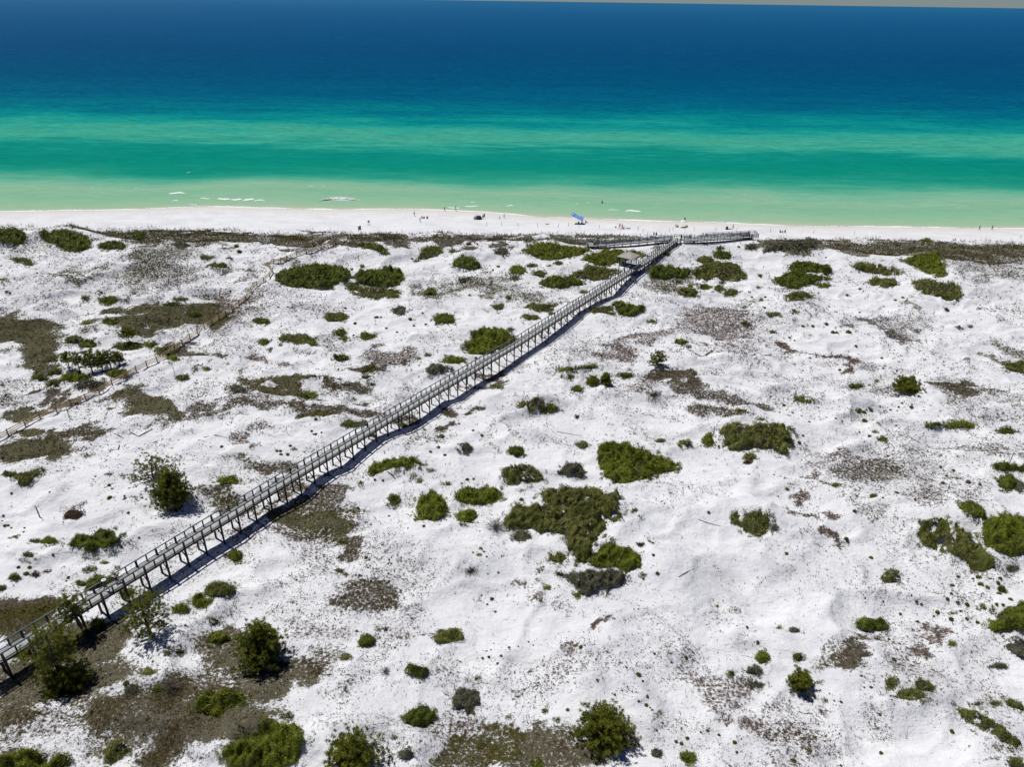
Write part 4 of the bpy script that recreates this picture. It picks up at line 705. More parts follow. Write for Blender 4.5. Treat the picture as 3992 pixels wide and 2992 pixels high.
Eo('olive', .6, 'D2', 1925, 1130, 90, 75, 'low green tuft in the cover below the loose grey-brown bush')
Eo('lime', 1.1, 'D3', 1508, 1230, 140, 130, 'spiky round yellow-green palmetto on sand near the bottom edge, right', 'the spiky palmetto')
Eo('grey', .7, 'D3', 1245, 1200, 100, 100, 'pale olive tuft left of the spiky palmetto')
Eo('olive', .7, 'D3', 275, 830, 65, 70, 'small spiky green tuft left of the bottom centre-right pine')
Eo('lime', .9, 'D3', 210, 1290, 100, 130, 'bright green sapling on the bottom edge, centre')
Eo('oak', 1.0, 'D3', 2155, 375, 125, 125, 'compact round green bush on white sand, lower right', 'the compact round bush')
Eo('lime', .8, 'D3', 1890, 510, 70, 80, 'bright green little bush left of a sprawling grey-olive bush')
Eo('grey', .7, 'D3', 2075, 490, 140, 100, 'sprawling grey-olive bush below the compact round bush')
Eo('grey', .7, 'D3', 2110, 610, 150, 100, 'lower sprawling grey-olive bush below the compact round bush')
Eo('oak', .9, 'D4', 250, 375, 90, 110, 'upright dark green bush with a shadow, right of the compact round bush')
Eo('grey', .8, 'D4', 215, 138, 85, 58, 'grey ball bush above the brown heath patch, lower right')
Eo('olive', 1.1, 'D4', 1230, 695, 220, 140, 'lower left bush of a leaning olive pair, lower right', 'the leaning pair')
Eo('olive', 1.2, 'D4', 1345, 640, 150, 180, 'upper right bush of a leaning olive pair, lower right')
Eo('olive', .6, 'D4', 1050, 590, 80, 130, 'thin brown-olive bush left of the leaning pair')
Eo('olive', .6, 'D4', 1590, 258, 60, 65, 'small dark bush at the corner of the red-brown patch')
S('olive', .8, 'D4', [(1640,800),(1700,830),(1800,810),(1850,870),(1960,920),(2060,1000),(2150,1080),(2190,1140),(2130,1200),(2050,1180),(1900,1050),(1780,950),(1700,890)], 'long olive strip slanting to the lower right corner', 'the long slanting strip')
Eo('olive', .7, 'D4', 1812, 780, 110, 80, 'olive knob on top of the long slanting strip')
S('olive', .7, 'D4', [(2020,760),(2100,720),(2180,770),(2240,820),(2240,880),(2140,830),(2060,800)], 'olive scrub cut by the right edge above the long slanting strip')
Eo('olive', .5, 'D4', 1950, 775, 110, 60, 'small olive clump between the strip knob and the right edge scrub')
Eo('grey', .5, 'D4', 1985, 455, 180, 90, 'thin scattered green clump near the right edge, lower right')
Eo('olive', .9, 'D4', 2150, 1290, 130, 110, 'olive bush in the lower right corner')
# smaller ones: kind, height, tile, x, y, w, h ; located by neighbours below
SMALL = [('oak',.9,'A1',1195,485,110,80),('grey',.5,'A1',1560,565,120,60),('olive',.6,'A1',1780,670,120,60),('oak',.6,'A1',1880,740,180,58),('grey',.5,'A1',1980,690,45,50),('olive',.9,'A1',738,1020,90,65),('oak',.6,'A1',1475,1075,145,48),('olive',.5,'A1',1535,1035,150,38),('oak',1.,'A1',1672,1155,105,75),('lime',.4,'A1',745,1240,60,30),('lime',.4,'A1',950,1220,150,75),('olive',.4,'A1',20,870,35,30),
('olive',.5,'A2',1687,620,60,45),('grey',.9,'A2',1790,855,75,60),('grey',.5,'A2',2110,620,120,75),('olive',1.1,'A2',1500,970,120,80),('olive',1.,'A2',2090,1090,110,75),('oak',.7,'A2',2170,1020,60,50),('olive',.4,'A2',912,752,35,30),('olive',.4,'A2',820,772,35,28),('oak',.4,'A2',1740,890,28,24),('oak',.4,'A2',1950,900,30,24),('oak',.4,'A2',1840,1000,30,26),
('lime',1.1,'A3',45,785,130,90),('grey',.7,'A3',20,850,90,50),('olive',.8,'A3',225,808,130,62),('oak',.5,'A3',160,743,95,36),('lime',.5,'A3',395,722,75,38),('lime',.3,'A3',315,745,45,20),('lime',.6,'A3',607,967,75,38),('olive',.8,'A3',160,1185,140,58),('oak',.6,'A3',328,1153,45,35),('lime',.5,'A3',1200,1225,95,40),('oak',.6,'A3',1325,640,60,34),('oak',.6,'A3',1790,588,58,38),('oak',.6,'A3',1423,877,48,40),('oak',.7,'A3',1650,925,95,50),('oak',.9,'A3',1770,935,85,65),('grey',.6,'A3',1808,887,45,35),('olive',.9,'A3',1885,975,140,80),('oak',.4,'A3',1305,938,38,24),('oak',.4,'A3',1525,925,40,30),('oak',.4,'A3',2120,932,32,25),('oak',.4,'A3',2043,968,28,22),('olive',.4,'A3',2140,1035,32,30),('oak',.4,'A3',2133,830,25,22),('olive',.6,'A3',1990,1095,55,35),('oak',.7,'A3',2010,1235,75,50),('olive',.4,'A3',1063,880,45,30),('oak',.3,'A3',590,1205,22,18),
('oak',.6,'A4',500,862,55,45),('oak',.8,'A4',468,912,105,68),('oak',.6,'A4',217,1142,48,40),('olive',.6,'A4',45,1170,105,48),('grey',.5,'A4',1652,1285,50,34),('grey',.3,'A4',1745,1275,30,22),('grey',.3,'A4',1815,1120,30,22),('grey',.3,'A4',1118,572,40,18),('grey',.3,'A4',1490,545,35,18),('grey',.3,'A4',335,510,35,12),('lime',.5,'A4',1360,530,90,28),('olive',.5,'A4',40,1325,75,34),
('oak',1.1,'B1',762,308,145,88),('olive',.8,'B1',430,445,95,62),('oak',.8,'B1',478,552,110,65),('oak',.9,'B1',350,602,145,70),('olive',.9,'B1',445,652,135,80),('oak',.7,'B1',1285,318,130,68),('olive',.9,'B1',1425,378,150,88),('lime',.5,'B1',1495,440,95,48),('olive',.9,'B1',1567,593,130,75),('lime',.5,'B1',1783,523,60,40),('olive',.4,'B1',1715,492,35,22),('grey',.9,'B1',2035,700,165,80),('grey',.2,'B1',675,830,60,18),('olive',.3,'B1',945,870,60,24),('olive',.5,'B1',15,660,50,40),
('oak',.9,'B2',45,105,150,78),('oak',.8,'B2',55,295,95,62),('grey',.6,'B2',110,355,50,48),('olive',.5,'B2',205,320,50,34),('oak',.5,'B2',755,265,70,42),('oak',.7,'B2',1480,403,75,46),('olive',.4,'B2',1405,437,40,28),('olive',.7,'B2',985,525,130,70),('grey',.6,'B2',940,598,65,52),('oak',.9,'B2',988,650,85,60),('olive',.5,'B2',975,705,38,36),('olive',.5,'B2',830,785,65,38),('grey',.7,'B2',2180,190,80,60),('olive',.5,'B2',830,1000,190,70),('oak',.5,'B2',1620,1045,45,34),('grey',.6,'B2',1593,1108,45,44),('oak',.4,'B2',1455,1050,28,26),('oak',.4,'B2',1400,1135,25,24),('olive',.4,'B2',2065,680,90,38),('oak',.4,'B2',325,1220,42,24),('oak',.5,'B2',1005,1100,70,34),('oak',.6,'B2',1260,1010,60,48),
('grey',.4,'B3',1518,337,45,24),('olive',.5,'B3',487,595,50,46),('lime',.4,'B3',428,588,25,34),('olive',.6,'B3',1165,785,60,44),('heath',.5,'B3',545,940,25,44),('olive',.8,'B3',605,1178,100,62),('olive',.7,'B3',1270,1143,75,48),('olive',.8,'B3',1482,1175,90,62),('olive',.5,'B3',2141,957,80,38),
('oak',.4,'B4',967,910,38,24),('olive',.4,'B4',785,900,55,36),('oak',.4,'B4',707,888,30,28),('oak',.3,'B4',1015,905,22,18),('olive',.4,'B4',945,1000,40,34),('olive',.4,'B4',915,1080,35,28),('olive',.3,'B4',870,665,55,20),('olive',.4,'B4',930,635,40,28),('olive',.3,'B4',260,790,110,40),
('olive',.6,'C1',940,105,70,48),('olive',.5,'C1',120,647,50,32),('lime',.4,'C1',900,873,80,28),('olive',.4,'C1',1020,910,32,28),('oak',.6,'C1',350,1260,60,44),('heath',.4,'C1',395,945,55,28),('heath',.4,'C1',300,975,45,42),('heath',.7,'C1',625,455,130,95),
('olive',.6,'C2',1225,75,75,58),('oak',.6,'C2',900,177,42,48),('oak',.3,'C2',912,222,22,18),('oak',.5,'C2',1345,120,65,36),('olive',.5,'C2',1405,165,38,44),('oak',.6,'C2',1498,73,65,36),('olive',.4,'C2',1340,375,30,28),('oak',.5,'C2',1630,467,34,32),('oak',.3,'C2',1375,510,26,26),('oak',.6,'C2',745,683,80,48),('olive',.7,'C2',720,930,65,62),('olive',.4,'C2',765,973,45,36),('oak',.3,'C2',1000,960,28,20),('lime',.5,'C2',310,1205,60,36),('lime',.5,'C2',1938,748,35,44),('lime',.4,'C2',2117,815,35,40),('lime',.3,'C2',1920,805,28,28),('olive',.4,'C2',870,980,60,32),
('lime',.6,'C3',220,930,44,42),('lime',.6,'C3',287,1085,56,48),('heath',.6,'C3',400,965,90,66),('lime',.4,'C3',1050,418,45,38),('olive',.5,'C3',1095,465,50,38),('olive',.4,'C3',1122,975,45,26),('heath',.4,'C3',1100,712,45,38),('oak',.4,'C3',75,245,50,28),('oak',.3,'C3',185,305,28,20),('oak',.4,'C3',1183,148,28,32),('oak',.4,'C3',1237,130,26,30),('oak',.3,'C3',1270,85,26,26),('heath',.5,'C3',2025,5,80,40),('olive',.4,'C3',1910,1275,70,45),
('olive',.4,'C4',1457,1135,26,24),('olive',.4,'C4',1680,1195,50,30),('olive',.4,'C4',1590,1315,48,26),('grey',.5,'C4',2180,225,80,110),('oak',.4,'C4',1635,145,30,22),('olive',.4,'C4',1540,140,40,22),('olive',.4,'C4',1405,215,36,22),('olive',.5,'C4',580,205,70,48),
('olive',.6,'D1',1440,340,50,44),('olive',.4,'D1',1475,290,60,34),('lime',.8,'D1',190,345,110,72),('olive',.7,'D1',190,1010,55,40),
('grey',.5,'D2',1190,1065,50,48),('oak',.5,'D2',1897,555,42,34),('olive',.4,'D2',1680,1175,70,38),('olive',.4,'D2',2170,890,30,26),
('olive',.5,'D3',145,495,50,44),('oak',.3,'D3',925,425,20,18),('olive',.4,'D3',1155,458,42,22),('olive',.4,'D3',380,912,40,34),('olive',.3,'D3',1253,850,26,24),
('olive',.4,'D4',80,125,38,34),('grey',.6,'D4',345,745,80,58),('grey',.5,'D4',480,750,50,58),('olive',.5,'D4',430,590,60,48)]
for kind, H, tile, x, y, w, h in SMALL: L.append((kind, H, ell(tile, x, y, w, h, 10), None, None))
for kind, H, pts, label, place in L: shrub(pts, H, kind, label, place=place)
for a in (('D1', 1480, 610, 190, 150, 'bare grey twig fan beside the small bright bush, lower left', 'dead_bush', 'dead', .8), ('C2', 2060, 545, 195, 150, 'pale grey grassy tuft below the flat yellow-olive mat', 'dead_bush', 'dead', .9), ('D2', 1110, 485, 90, 90, 'small grey feathery tuft left of the rough green bush', 'dead_bush', 'dead', .9), ('C2', 1850, 930, 140, 80, 'red-brown dry bush on bare sand below centre', 'heath_bush', 'heath', .35),
          ('D2', 1115, 130, 60, 50, 'red-brown twig ring beside the small dark knob bush', 'heath_bush', 'heath', .5), ('B3', 1215, 735, 150, 110, 'dark tangle of bare branches on a dune side, centre right', 'dead_bush', 'heath', .5), ('C4', 40, 560, 130, 120, 'grey root tangle on the steep face of the eroded dune', 'dead_bush', 'dead', .6), ('D4', 940, 215, 110, 70, 'brown dry twigs under the smooth lens bush', 'dead_bush', 'heath', .4)): deadbush(*a)
# ------------------------------------------------------------------ labels for plants located by a neighbour
LOOK = {'oak': 'dark green', 'lime': 'yellow-green', 'olive': 'olive', 'grey': 'grey-green', 'heath': 'red-brown', 'dead': 'grey'}
marks = [s for s in SHR if s.get('place')]
MK = [(s['x'], s['y'], s['place']) for s in marks]+[(2455, 1015, 'the pavilion'), (1130, 1050, 'the fence bend'), (650, 2060, 'the boardwalk by the dense roadside pine'), (560, 1320, 'the tall pine near the fence')][:2]
seen = {}
for s in SHR:
    if s['label']: continue
    sz = 'tiny' if s['w'] < 17 else 'small' if s['w'] < 40 else 'middling'; asp = s['w']/max(1, s['h']); form = 'flat' if asp > 1.75 else 'upright' if asp < 1.05 else 'rounded'
    best = sorted(MK, key=lambda m: math.hypot(m[0]-s['x'], (m[1]-s['y'])*1.4))[0]; dx = s['x']-best[0]; dy = s['y']-best[1]
    dist = math.hypot(dx, dy); near = 'just ' if dist < 110 else 'some way ' if dist > 330 else ''
    di = ('right of' if dx > 0 else 'left of') if abs(dx) > abs(dy)*1.6 else (('below' if dy > 0 else 'above') if abs(dy) > abs(dx)*1.6 else (('below right of' if dx > 0 else 'below left of') if dy > 0 else ('above right of' if dx > 0 else 'above left of')))
    s['auto'] = (sz, form, LOOK[s['kind']], near, di, best[2]); seen.setdefault(s['auto'], []).append(s)
for k, g in seen.items():
    lb = f'{k[0]} {k[1]} {k[2]} shrub {k[3]}{k[4]} {k[5]}'
    if len(g) == 1: g[0]['label'] = lb
    else:
        g.sort(key=lambda s: s['x']); names = {2: ['leftmost', 'rightmost'], 3: ['leftmost', 'middle', 'rightmost']}.get(len(g)) or ['leftmost', 'second from left', 'third from left', 'fourth from left', 'fifth from left', 'sixth from left', 'seventh from left'][:len(g)]
        for s, nm in zip(g, names): s['label'] = f'{nm} {lb}'
for s in SHR:
    tag(s['o'], s['label'], 'bush' if s['o'].name.startswith(('dead', 'heath', 'scrub')) else 'shrub', 'shrubs scattered over the dunes')
# ------------------------------------------------------------------ pines
def pine(px, py, wpx, hpx, label, style, trunk_vis=.3, seed=0, n=70, lean=0.):
    """px,py = picture point of the base; wpx, hpx = crown width and total height in picture px. style: 'open' tree, 'dense' young cone, 'bush'"""
    r = np.random.default_rng(seed+900); v = -(py-CYP)/FPX; sd = math.sin(PITCH+math.atan2(-(CYP-py), FPX)); kf = .30 if style != 'open' else .12
    b = gp(px, py-kf*wpx*sd); z = toimg(b[None])[2][0]
    Hh = max(hpx-(.62 if style != 'open' else .38)*wpx*sd, hpx*.45)*z/FPX/(math.cos(PITCH)+v*math.sin(PITCH)); R = wpx/2*z/FPX
    o = empty('pine_tree', b); ps = z/710.
    mb = MB(); top = np.array([lean*Hh, 0, Hh*.93]); tp = [np.array([0, 0, -.2]), top*.35+r.normal(0, .06, 3), top*.7+r.normal(0, .08, 3), top]
    mb.tube(tp, np.array([.13, .10, .065, .025])*max(.8, Hh/4.5)*1.1, 7, r.uniform(.3, .7)); mb.build('trunk', M['bark'], o, True)
    C = []; br = MB(); base = Hh*trunk_vis; k = 0
    lv = int(max(5, (Hh-base)/(.42 if style != 'open' else .50)))
    for i in range(lv):
        f = (i+.5)/lv; zz = base+(Hh*.97-base)*f
        if style == 'open': rr = R*math.sqrt(max(.04, 1-(f*.93)**2.2))*(.72+.28*min(1, f*3+.3))
        elif style == 'dense': rr = R*(1-f**1.9*.80)*(.85+.15*min(1, f*5))
        else: rr = R*math.sqrt(max(.05, 1-(f*.92)**2))
        nb = int(max(4, (8 if style == 'open' else 11)*(.4+.6*rr/R)))
        a0 = r.uniform(0, 6.3)
        for j in range(nb):
            a = a0+2*math.pi*j/nb+r.normal(0, .22); L_ = rr*r.uniform(.62, 1.12)*(1 if style != 'open' else r.choice([.55, 1, 1, 1.1]))
            s0 = np.array([lean*zz, 0, zz-.12*L_]); e = s0+np.array([math.cos(a)*L_, math.sin(a)*L_, L_*r.uniform(.08, .4)])
            mid = (s0+e)/2+np.array([0, 0, -.05*L_]); br.tube([s0, mid, e], [max(.022, L_*.02), max(.017, L_*.014), .012], 4, r.uniform(.2, .9), cap=False)
            step = .34 if style == 'open' else .34; q = L_*(.48 if style == 'open' else .2)
            while q <= L_+.05:
                u = q/L_; p = s0+(e-s0)*u; C.append(p+r.normal(0, .10+.06*L_, 3)*np.array([1, 1, .7]))
                if r.uniform() < .75: C.append(p+np.array([r.normal(0, .28), r.normal(0, .28), r.uniform(0, .3)]))
                q += step*r.uniform(.8, 1.2)
    C.append(top+np.array([0, 0, .05])); C = np.array(C)
    br.build('branches', M['bark'], o)
    tint = np.clip(.55+.45*fbm(C[:, 0]/.9, C[:, 1]/.9+C[:, 2], seed, 2)+.25*(C[:, 2]/Hh-.6), 0, 1)  # upper tufts tinted lighter, as if lit from above
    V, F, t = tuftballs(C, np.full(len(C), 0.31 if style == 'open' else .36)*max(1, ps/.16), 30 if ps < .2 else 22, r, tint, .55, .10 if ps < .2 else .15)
    if style != 'open':   # inner mass keeps the young dense ones from being see-through
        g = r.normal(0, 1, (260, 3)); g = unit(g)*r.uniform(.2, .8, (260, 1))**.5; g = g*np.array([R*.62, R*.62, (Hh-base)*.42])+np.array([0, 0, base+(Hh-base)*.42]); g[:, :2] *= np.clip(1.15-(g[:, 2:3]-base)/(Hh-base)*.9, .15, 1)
        V2, F2, t2 = tuftballs(g, np.full(260, .42), 10, r, np.full(260, .15), .3, .3); V, F, t = cat3([(V, F, t), (V2, F2, t2)])  # inner tufts tinted dark, painting the shade inside the crown
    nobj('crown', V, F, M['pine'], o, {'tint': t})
    return tag(o, label, 'pine tree', 'pines and young pines on the dunes')
def TT(t, x, y): return T(t, x, y)
PINES = [('C1', 1500, 430, 175, 190, 'dark full pine left of the boardwalk at left, nearer of two', 'dense', .03, 0), ('C1', 1320, 175, 220, 112, 'low spreading yellow-green pine behind the dark full pine at left', 'open', .12, .05),
 ('D1', 540, 620, 235, 260, 'big open pine leaning over the boardwalk, lower left', 'open', .34, .02), ('D1', 740, 215, 130, 190, 'slim pine rising behind the big open pine at the boardwalk', 'open', .45, -.12), ('D1', 1305, 239, 215, 215, 'round-topped pine in front of the boardwalk below the walkers', 'open', .2, 0),
 ('D1', 580, 740, 200, 130, 'dark low pine in the shade at the foot of the big open pine', 'bush', .02, 0), ('D2', 60, 520, 215, 240, 'dense conical young pine in the lower left, tallest of the dense ones', 'dense', .02, 0),
 ('D3', 770, 1200, 235, 190, 'broad dense young pine near the bottom edge right of centre', 'bush', .02, 0), ('D2', 830, 1440, 240, 180, 'dense young pine cut by the bottom edge left of centre', 'bush', .02, 0),
 ('B4', 1190, 755, 130, 78, 'candle-topped pine bush alone on the sand at right', 'bush', .02, 0), ('D4', 250, 690, 100, 95, 'small two-lobed young pine with a blue shadow, lower right', 'bush', .02, .12),
 ('B3', 1245, 505, 72, 64, 'small pine with a separate top tuft in the red-brown heath', 'open', .05, 0), ('B1', 1120, 320, 76, 74, 'tall pine standing alone near the fence at left', 'open', .4, 0),
 ('B1', 600, 540, 50, 72, 'leftmost thin pine of the left pine thicket', 'open', .45, 0), ('B1', 690, 560, 55, 82, 'second thin pine from the left in the left thicket', 'open', .4, 0), ('B1', 800, 570, 75, 100, 'tallest pine in the middle of the left pine thicket', 'open', .25, 0),
 ('B1', 890, 560, 70, 90, 'fourth pine from the left in the left pine thicket', 'open', .25, 0), ('B1', 960, 530, 65, 78, 'fifth pine from the left in the left pine thicket', 'open', .25, 0), ('B1', 1035, 500, 50, 58, 'rightmost pine of the left pine thicket, nearest the fence', 'open', .2, 0),
 ('B3', 690, 665, 50, 34, 'left clump of two spiky plants on a dune, centre', 'bush', .02, 0), ('B3', 800, 672, 40, 50, 'right taller clump of two spiky plants on a dune, centre', 'bush', .02, 0), ('D1', 850, 140, 28, 45, 'small pine sapling in the boardwalk shadow, lower left', 'bush', .02, .1)]
for i, (t, x, y, w, h, lb, stl, tv, ln) in enumerate(PINES):
    pxx, pyy = T(t, x, y); pine(pxx, pyy, w, h, lb, stl, tv, i*7, lean=ln)
# ------------------------------------------------------------------ tiny round plants dotted over the sand, beyond counting by eye: individual cushions for the ones that show
dots = [('C2',945,830,24),('C2',975,850,16),('C2',1145,848,16),('C2',1135,880,16),('C2',1163,880,14),('C2',962,916,14),('C2',1138,966,16),('C2',1103,1030,14),('C2',1143,1030,18),('C2',985,1030,18),('C2',930,1028,14),('C2',858,1065,20),('C2',935,1056,12),('C2',1240,1110,14),('C2',345,1018,14),('C2',372,1038,10),('C2',1818,152,26),('C2',1872,150,18),('C2',1770,188,18),('C2',1020,155,18),('C2',1090,162,18),('C2',875,400,22),('C2',1143,470,18),('C2',1443,555,22),('C2',1925,600,12),
 ('C2',1940,1155,14),('C2',2030,1183,26),('C2',1990,1232,16),('C2',2060,1295,18),('C2',2085,958,16),('C2',1995,970,12),('C2',1868,785,16),('C2',1962,778,18),('C2',1985,820,16),
 ('D2',1950,385,18),('D2',2005,375,20),('D2',2110,368,20),('D2',2080,432,20),('D2',2022,318,14),('D2',2178,295,20),('D2',1985,328,14),('D2',1195,298,16),('D2',862,152,18),('D2',1410,600,14),('D2',1445,560,12),('D2',1090,1160,18),('D2',1102,1205,22),('D2',1050,1185,26),
 ('B2',210,1265,24),('B2',268,1262,24),('B2',205,1235,20),('B2',175,1233,20),('B2',290,1190,22),('B2',510,960,24),('B2',562,1075,16),('B2',490,1090,14),('B2',512,1090,20),('B2',475,1062,18),('B2',840,238,20),('B2',765,1,20),('B2',1028,82,24),('B2',1120,175,18),('B2',1212,212,18),('B2',1325,98,26),('B2',1355,155,18),('B2',850,133,22),('B2',1892,432,20),('B2',1822,913,20),('B2',1868,1060,20),('B2',1942,1100,22),('B2',1910,862,16),('B2',1745,1000,16),('B2',1470,1155,18),('B2',1120,1165,16),('B2',1570,1200,20),('B2',1625,1270,24),('B2',1500,1240,20),('B2',2190,1210,22),
 ('B1',875,1085,20),('B1',1912,1197,22),('B1',180,1297,22),('B1',22,1292,20),('B1',52,750,20),
 ('A1',55,965,18),('A1',85,975,18),('A1',870,970,16),('A1',1110,1160,16),('A1',1795,1005,16),('A1',1985,960,14),('A1',2040,572,30),('A1',2062,618,36),('A1',1690,1003,14),
 ('A2',270,1100,14),('A2',308,1105,16),('A2',190,1100,14),('A2',1040,1188,24),('A2',1075,1188,16),('A2',1325,1204,24),('A2',1430,1150,18),('A2',1460,1248,20),('A2',1355,1260,18),('A2',850,1240,22),('A2',1340,682,18),('A2',2085,748,26),('A2',2040,780,18),('A2',1990,798,14),('A2',1830,555,34),('A2',1905,555,16),('A2',1150,645,14),
 ('A3',2175,1012,18),('A3',1945,578,18),('A3',1640,548,22),('A3',1560,540,18),('A3',1670,560,16),('A3',2170,1105,18),('A3',2060,1015,18),('A3',1720,970,16),('A3',1480,1105,14),('A3',1715,1130,16),
 ('A4',345,610,10),('A4',490,678,12),('A4',382,650,8),('A4',817,908,12),('A4',787,950,24),('A4',673,1005,22),('A4',1093,1048,20),('A4',1157,1025,20),('A4',783,1155,16),('A4',1533,1130,34),
 ('B4',173,260,18),('B4',218,285,14),('B4',550,213,30),('B4',583,215,22),('B4',685,213,40),('B4',493,138,26),('B4',288,158,26),('B4',375,158,22),('B4',620,408,14),('B4',405,430,14),('B4',685,380,10),('B4',975,437,18),('B4',350,437,18),('B4',750,332,20),('B4',1085,370,12),('B4',290,548,12),('B4',610,540,20),('B4',987,525,14),('B4',1153,830,16),('B4',1237,840,14),('B4',1232,862,26),('B4',1122,862,16),('B4',958,858,18),('B4',840,885,16),('B4',880,885,28),('B4',862,868,14),('B4',820,905,28),('B4',1050,890,20),('B4',1108,895,10),('B4',125,848,24),('B4',85,910,14),('B4',203,915,14),('B4',278,940,14),('B4',345,993,18),('B4',575,962,18),('B4',628,985,18),('B4',825,980,36),('B4',780,1080,14),('B4',870,1115,26),('B4',290,1112,18),('B4',258,1170,26),('B4',1030,1290,16),('B4',1103,1023,14),
 ('C4',40,115,12),('C4',152,238,24),('C4',75,303,12),('C4',1487,45,18),('C4',1600,75,20),('C4',1540,125,22),('C4',1728,173,34),('C4',1828,198,22),('C4',1505,185,26),('C4',1105,270,26),('C4',760,300,16),('C4',905,300,50),('C4',1265,328,18),('C4',985,315,16),('C4',738,428,26),('C4',668,672,30),('C4',338,468,24),('C4',148,798,26),('C4',882,835,28),('C4',1590,1078,28),('C4',1640,1000,26),('C4',1820,1005,40),('C4',1768,1020,18),('C4',1923,1022,24),('C4',2005,1015,28),('C4',1985,1052,28),('C4',1890,1090,34),('C4',1835,1065,40),('C4',2020,1108,60),('C4',1580,1150,22),('C4',1635,1222,26),('C4',1548,1190,24),('C4',1278,1215,24),('C4',1318,1240,20),('C4',1998,1150,34),('C4',2095,1200,30),('C4',1975,1240,22),('C4',2030,1245,22),('C4',1660,1300,18),('C4',1460,1310,30),('C4',1138,1325,22),('C4',988,1215,14),('C4',830,1190,12),('C4',1233,1160,12),('C4',1715,1238,30),('C4',1360,1097,12),('C4',1723,463,20),('C4',1660,405,20),
 ('D4',1578,48,34),('D4',1428,26,16),('D4',1288,72,22),('D4',1078,400,34),('D4',1130,268,16),('D4',1038,225,20),('D4',882,642,22),('D4',822,645,14),('D4',562,760,14),('D4',960,880,20),('D4',797,542,18),('D4',735,425,20),('D4',822,460,16),('D4',25,1105,20),('D4',355,1195,24),('D4',210,1280,34),('D4',620,1325,18),('D4',1583,1025,30),('D4',970,1213,26),('D4',1715,45,24),('D4',1810,78,26),('D4',390,722,22),('D4',622,770,20),
 ('D3',135,247,14),('D3',175,275,12),('D3',45,287,12),('D3',980,470,14),('D3',1118,585,18),('D3',1155,712,22),('D3',1148,790,28),('D3',1085,758,18),('D3',1182,815,14),('D3',1200,835,18),('D3',1288,947,18),('D3',1240,1010,14),('D3',1502,1078,30),('D3',1910,1112,28),('D3',1405,1105,24),('D3',1452,1120,26),('D3',1678,1010,22),('D3',1928,1197,20),('D3',1618,1025,14),('D3',1775,1048,22),('D3',470,832,26),('D3',585,290,30),('D3',1220,348,18),('D3',1365,420,16),('D3',2110,247,24),('D3',1490,378,24),('D3',2018,118,18),('D3',1080,525,34),('D3',877,705,20),('D3',942,668,12),('D3',725,575,20),
 ('C1',942,203,24),('C1',967,233,16),('C1',948,308,34),('C1',1075,322,22),('C1',1075,295,16),('C1',825,128,14),('C1',430,263,16),('C1',100,272,18),('C1',455,803,18),('C1',205,608,16),('C1',40,552,20),('C1',70,550,18),('C1',97,572,14),('C1',212,572,14),('C1',28,465,16),('C1',20,513,14),('C1',1198,655,16),('C1',255,910,28),('C1',158,910,24),('C1',225,965,36),('C1',590,998,20),('C1',573,1030,14),('C1',1108,440,22),('C1',1045,730,20),
 ('C3',1688,437,22),('C3',1210,805,22),('C3',73,325,30),('C3',1205,703,22),('C3',1172,688,20),('C3',1760,1247,20),('C3',1245,962,26),('C3',1125,1010,18),('C3',265,910,16),
 ('D1',790,850,30),('D1',1860,790,20),('D1',1090,600,40),('D1',330,860,26)]
seenl = {}
R4 = {('oak', 0): None}
protos = {}
for kd in ('oak', 'olive', 'grey'):
    for q in range(2):
        r = np.random.default_rng(40+q); an = np.arange(9)*2*math.pi/9
        # a cushion one metre across, leaves all round
        n = 130; d = unit(r.normal(0, 1, (n, 3))); d[:, 2] = np.abs(d[:, 2]); P = d*np.array([.42, .42, .36])*r.uniform(.85, 1.08, (n, 1))
        Vs, Fs, ts = sprigs(P, d, .2, 3, .35, r, .8, .7, np.clip(.45+.4*d[:, 2]+r.normal(0, .1, n)-.2, 0, 1))  # cushion tops tinted lighter than the sides, painted top light
        rg = [(.40*math.cos(a), .40*math.sin(a), -.05) for a in an]+[(.34*math.cos(a), .34*math.sin(a), .2) for a in an]+[(0, 0, .34)]
        Fd = [(i, (i+1) % 9, 9+(i+1) % 9) for i in range(9)]+[(i, 9+(i+1) % 9, 9+i) for i in range(9)]+[(9+i, 9+(i+1) % 9, 18) for i in range(9)]
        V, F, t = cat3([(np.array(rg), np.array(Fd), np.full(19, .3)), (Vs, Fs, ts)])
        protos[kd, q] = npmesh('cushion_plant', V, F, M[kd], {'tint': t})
cells = {}
for i, (t, x, y, w) in enumerate(dots):
    px, py = T(t, x, y); s = TILES[t][2]; b = gp(px, py+w/s*.2); z = toimg(b[None])[2][0]; W = w/s*z/FPX*1.12
    kd = ['oak', 'olive', 'oak', 'olive', 'grey'][(i*7+int(x)) % 5]
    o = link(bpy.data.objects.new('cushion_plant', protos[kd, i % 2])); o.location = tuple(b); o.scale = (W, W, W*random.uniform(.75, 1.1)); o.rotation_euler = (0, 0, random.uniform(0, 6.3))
    if px < 1000: reg = 'left of the boardwalk' if py > 1350 else 'by the fence at far left'
    bw = (py-2507)/(-.602) # boardwalk column at this row
    side = 'left of' if px < bw else 'right of'
    if side == 'left of': reg = 'on far sand left of the boardwalk' if py < 1300 else 'on mid sand left of the boardwalk' if py < 1900 else 'on near sand left of the boardwalk'
    else:
        hz = 'near the right edge' if px > 3500 else 'in the right middle' if px > 2700 else 'near the centre' if px > 1700 else 'left of centre'
        reg = ('on far sand ' if py < 1300 else 'on mid sand ' if py < 2000 else 'on near sand ')+hz+', right of the boardwalk'
    tag(o, f'tiny {LOOK[kd]} cushion plant {reg}', 'plant', f'tiny {LOOK[kd]} cushion plants {reg}')
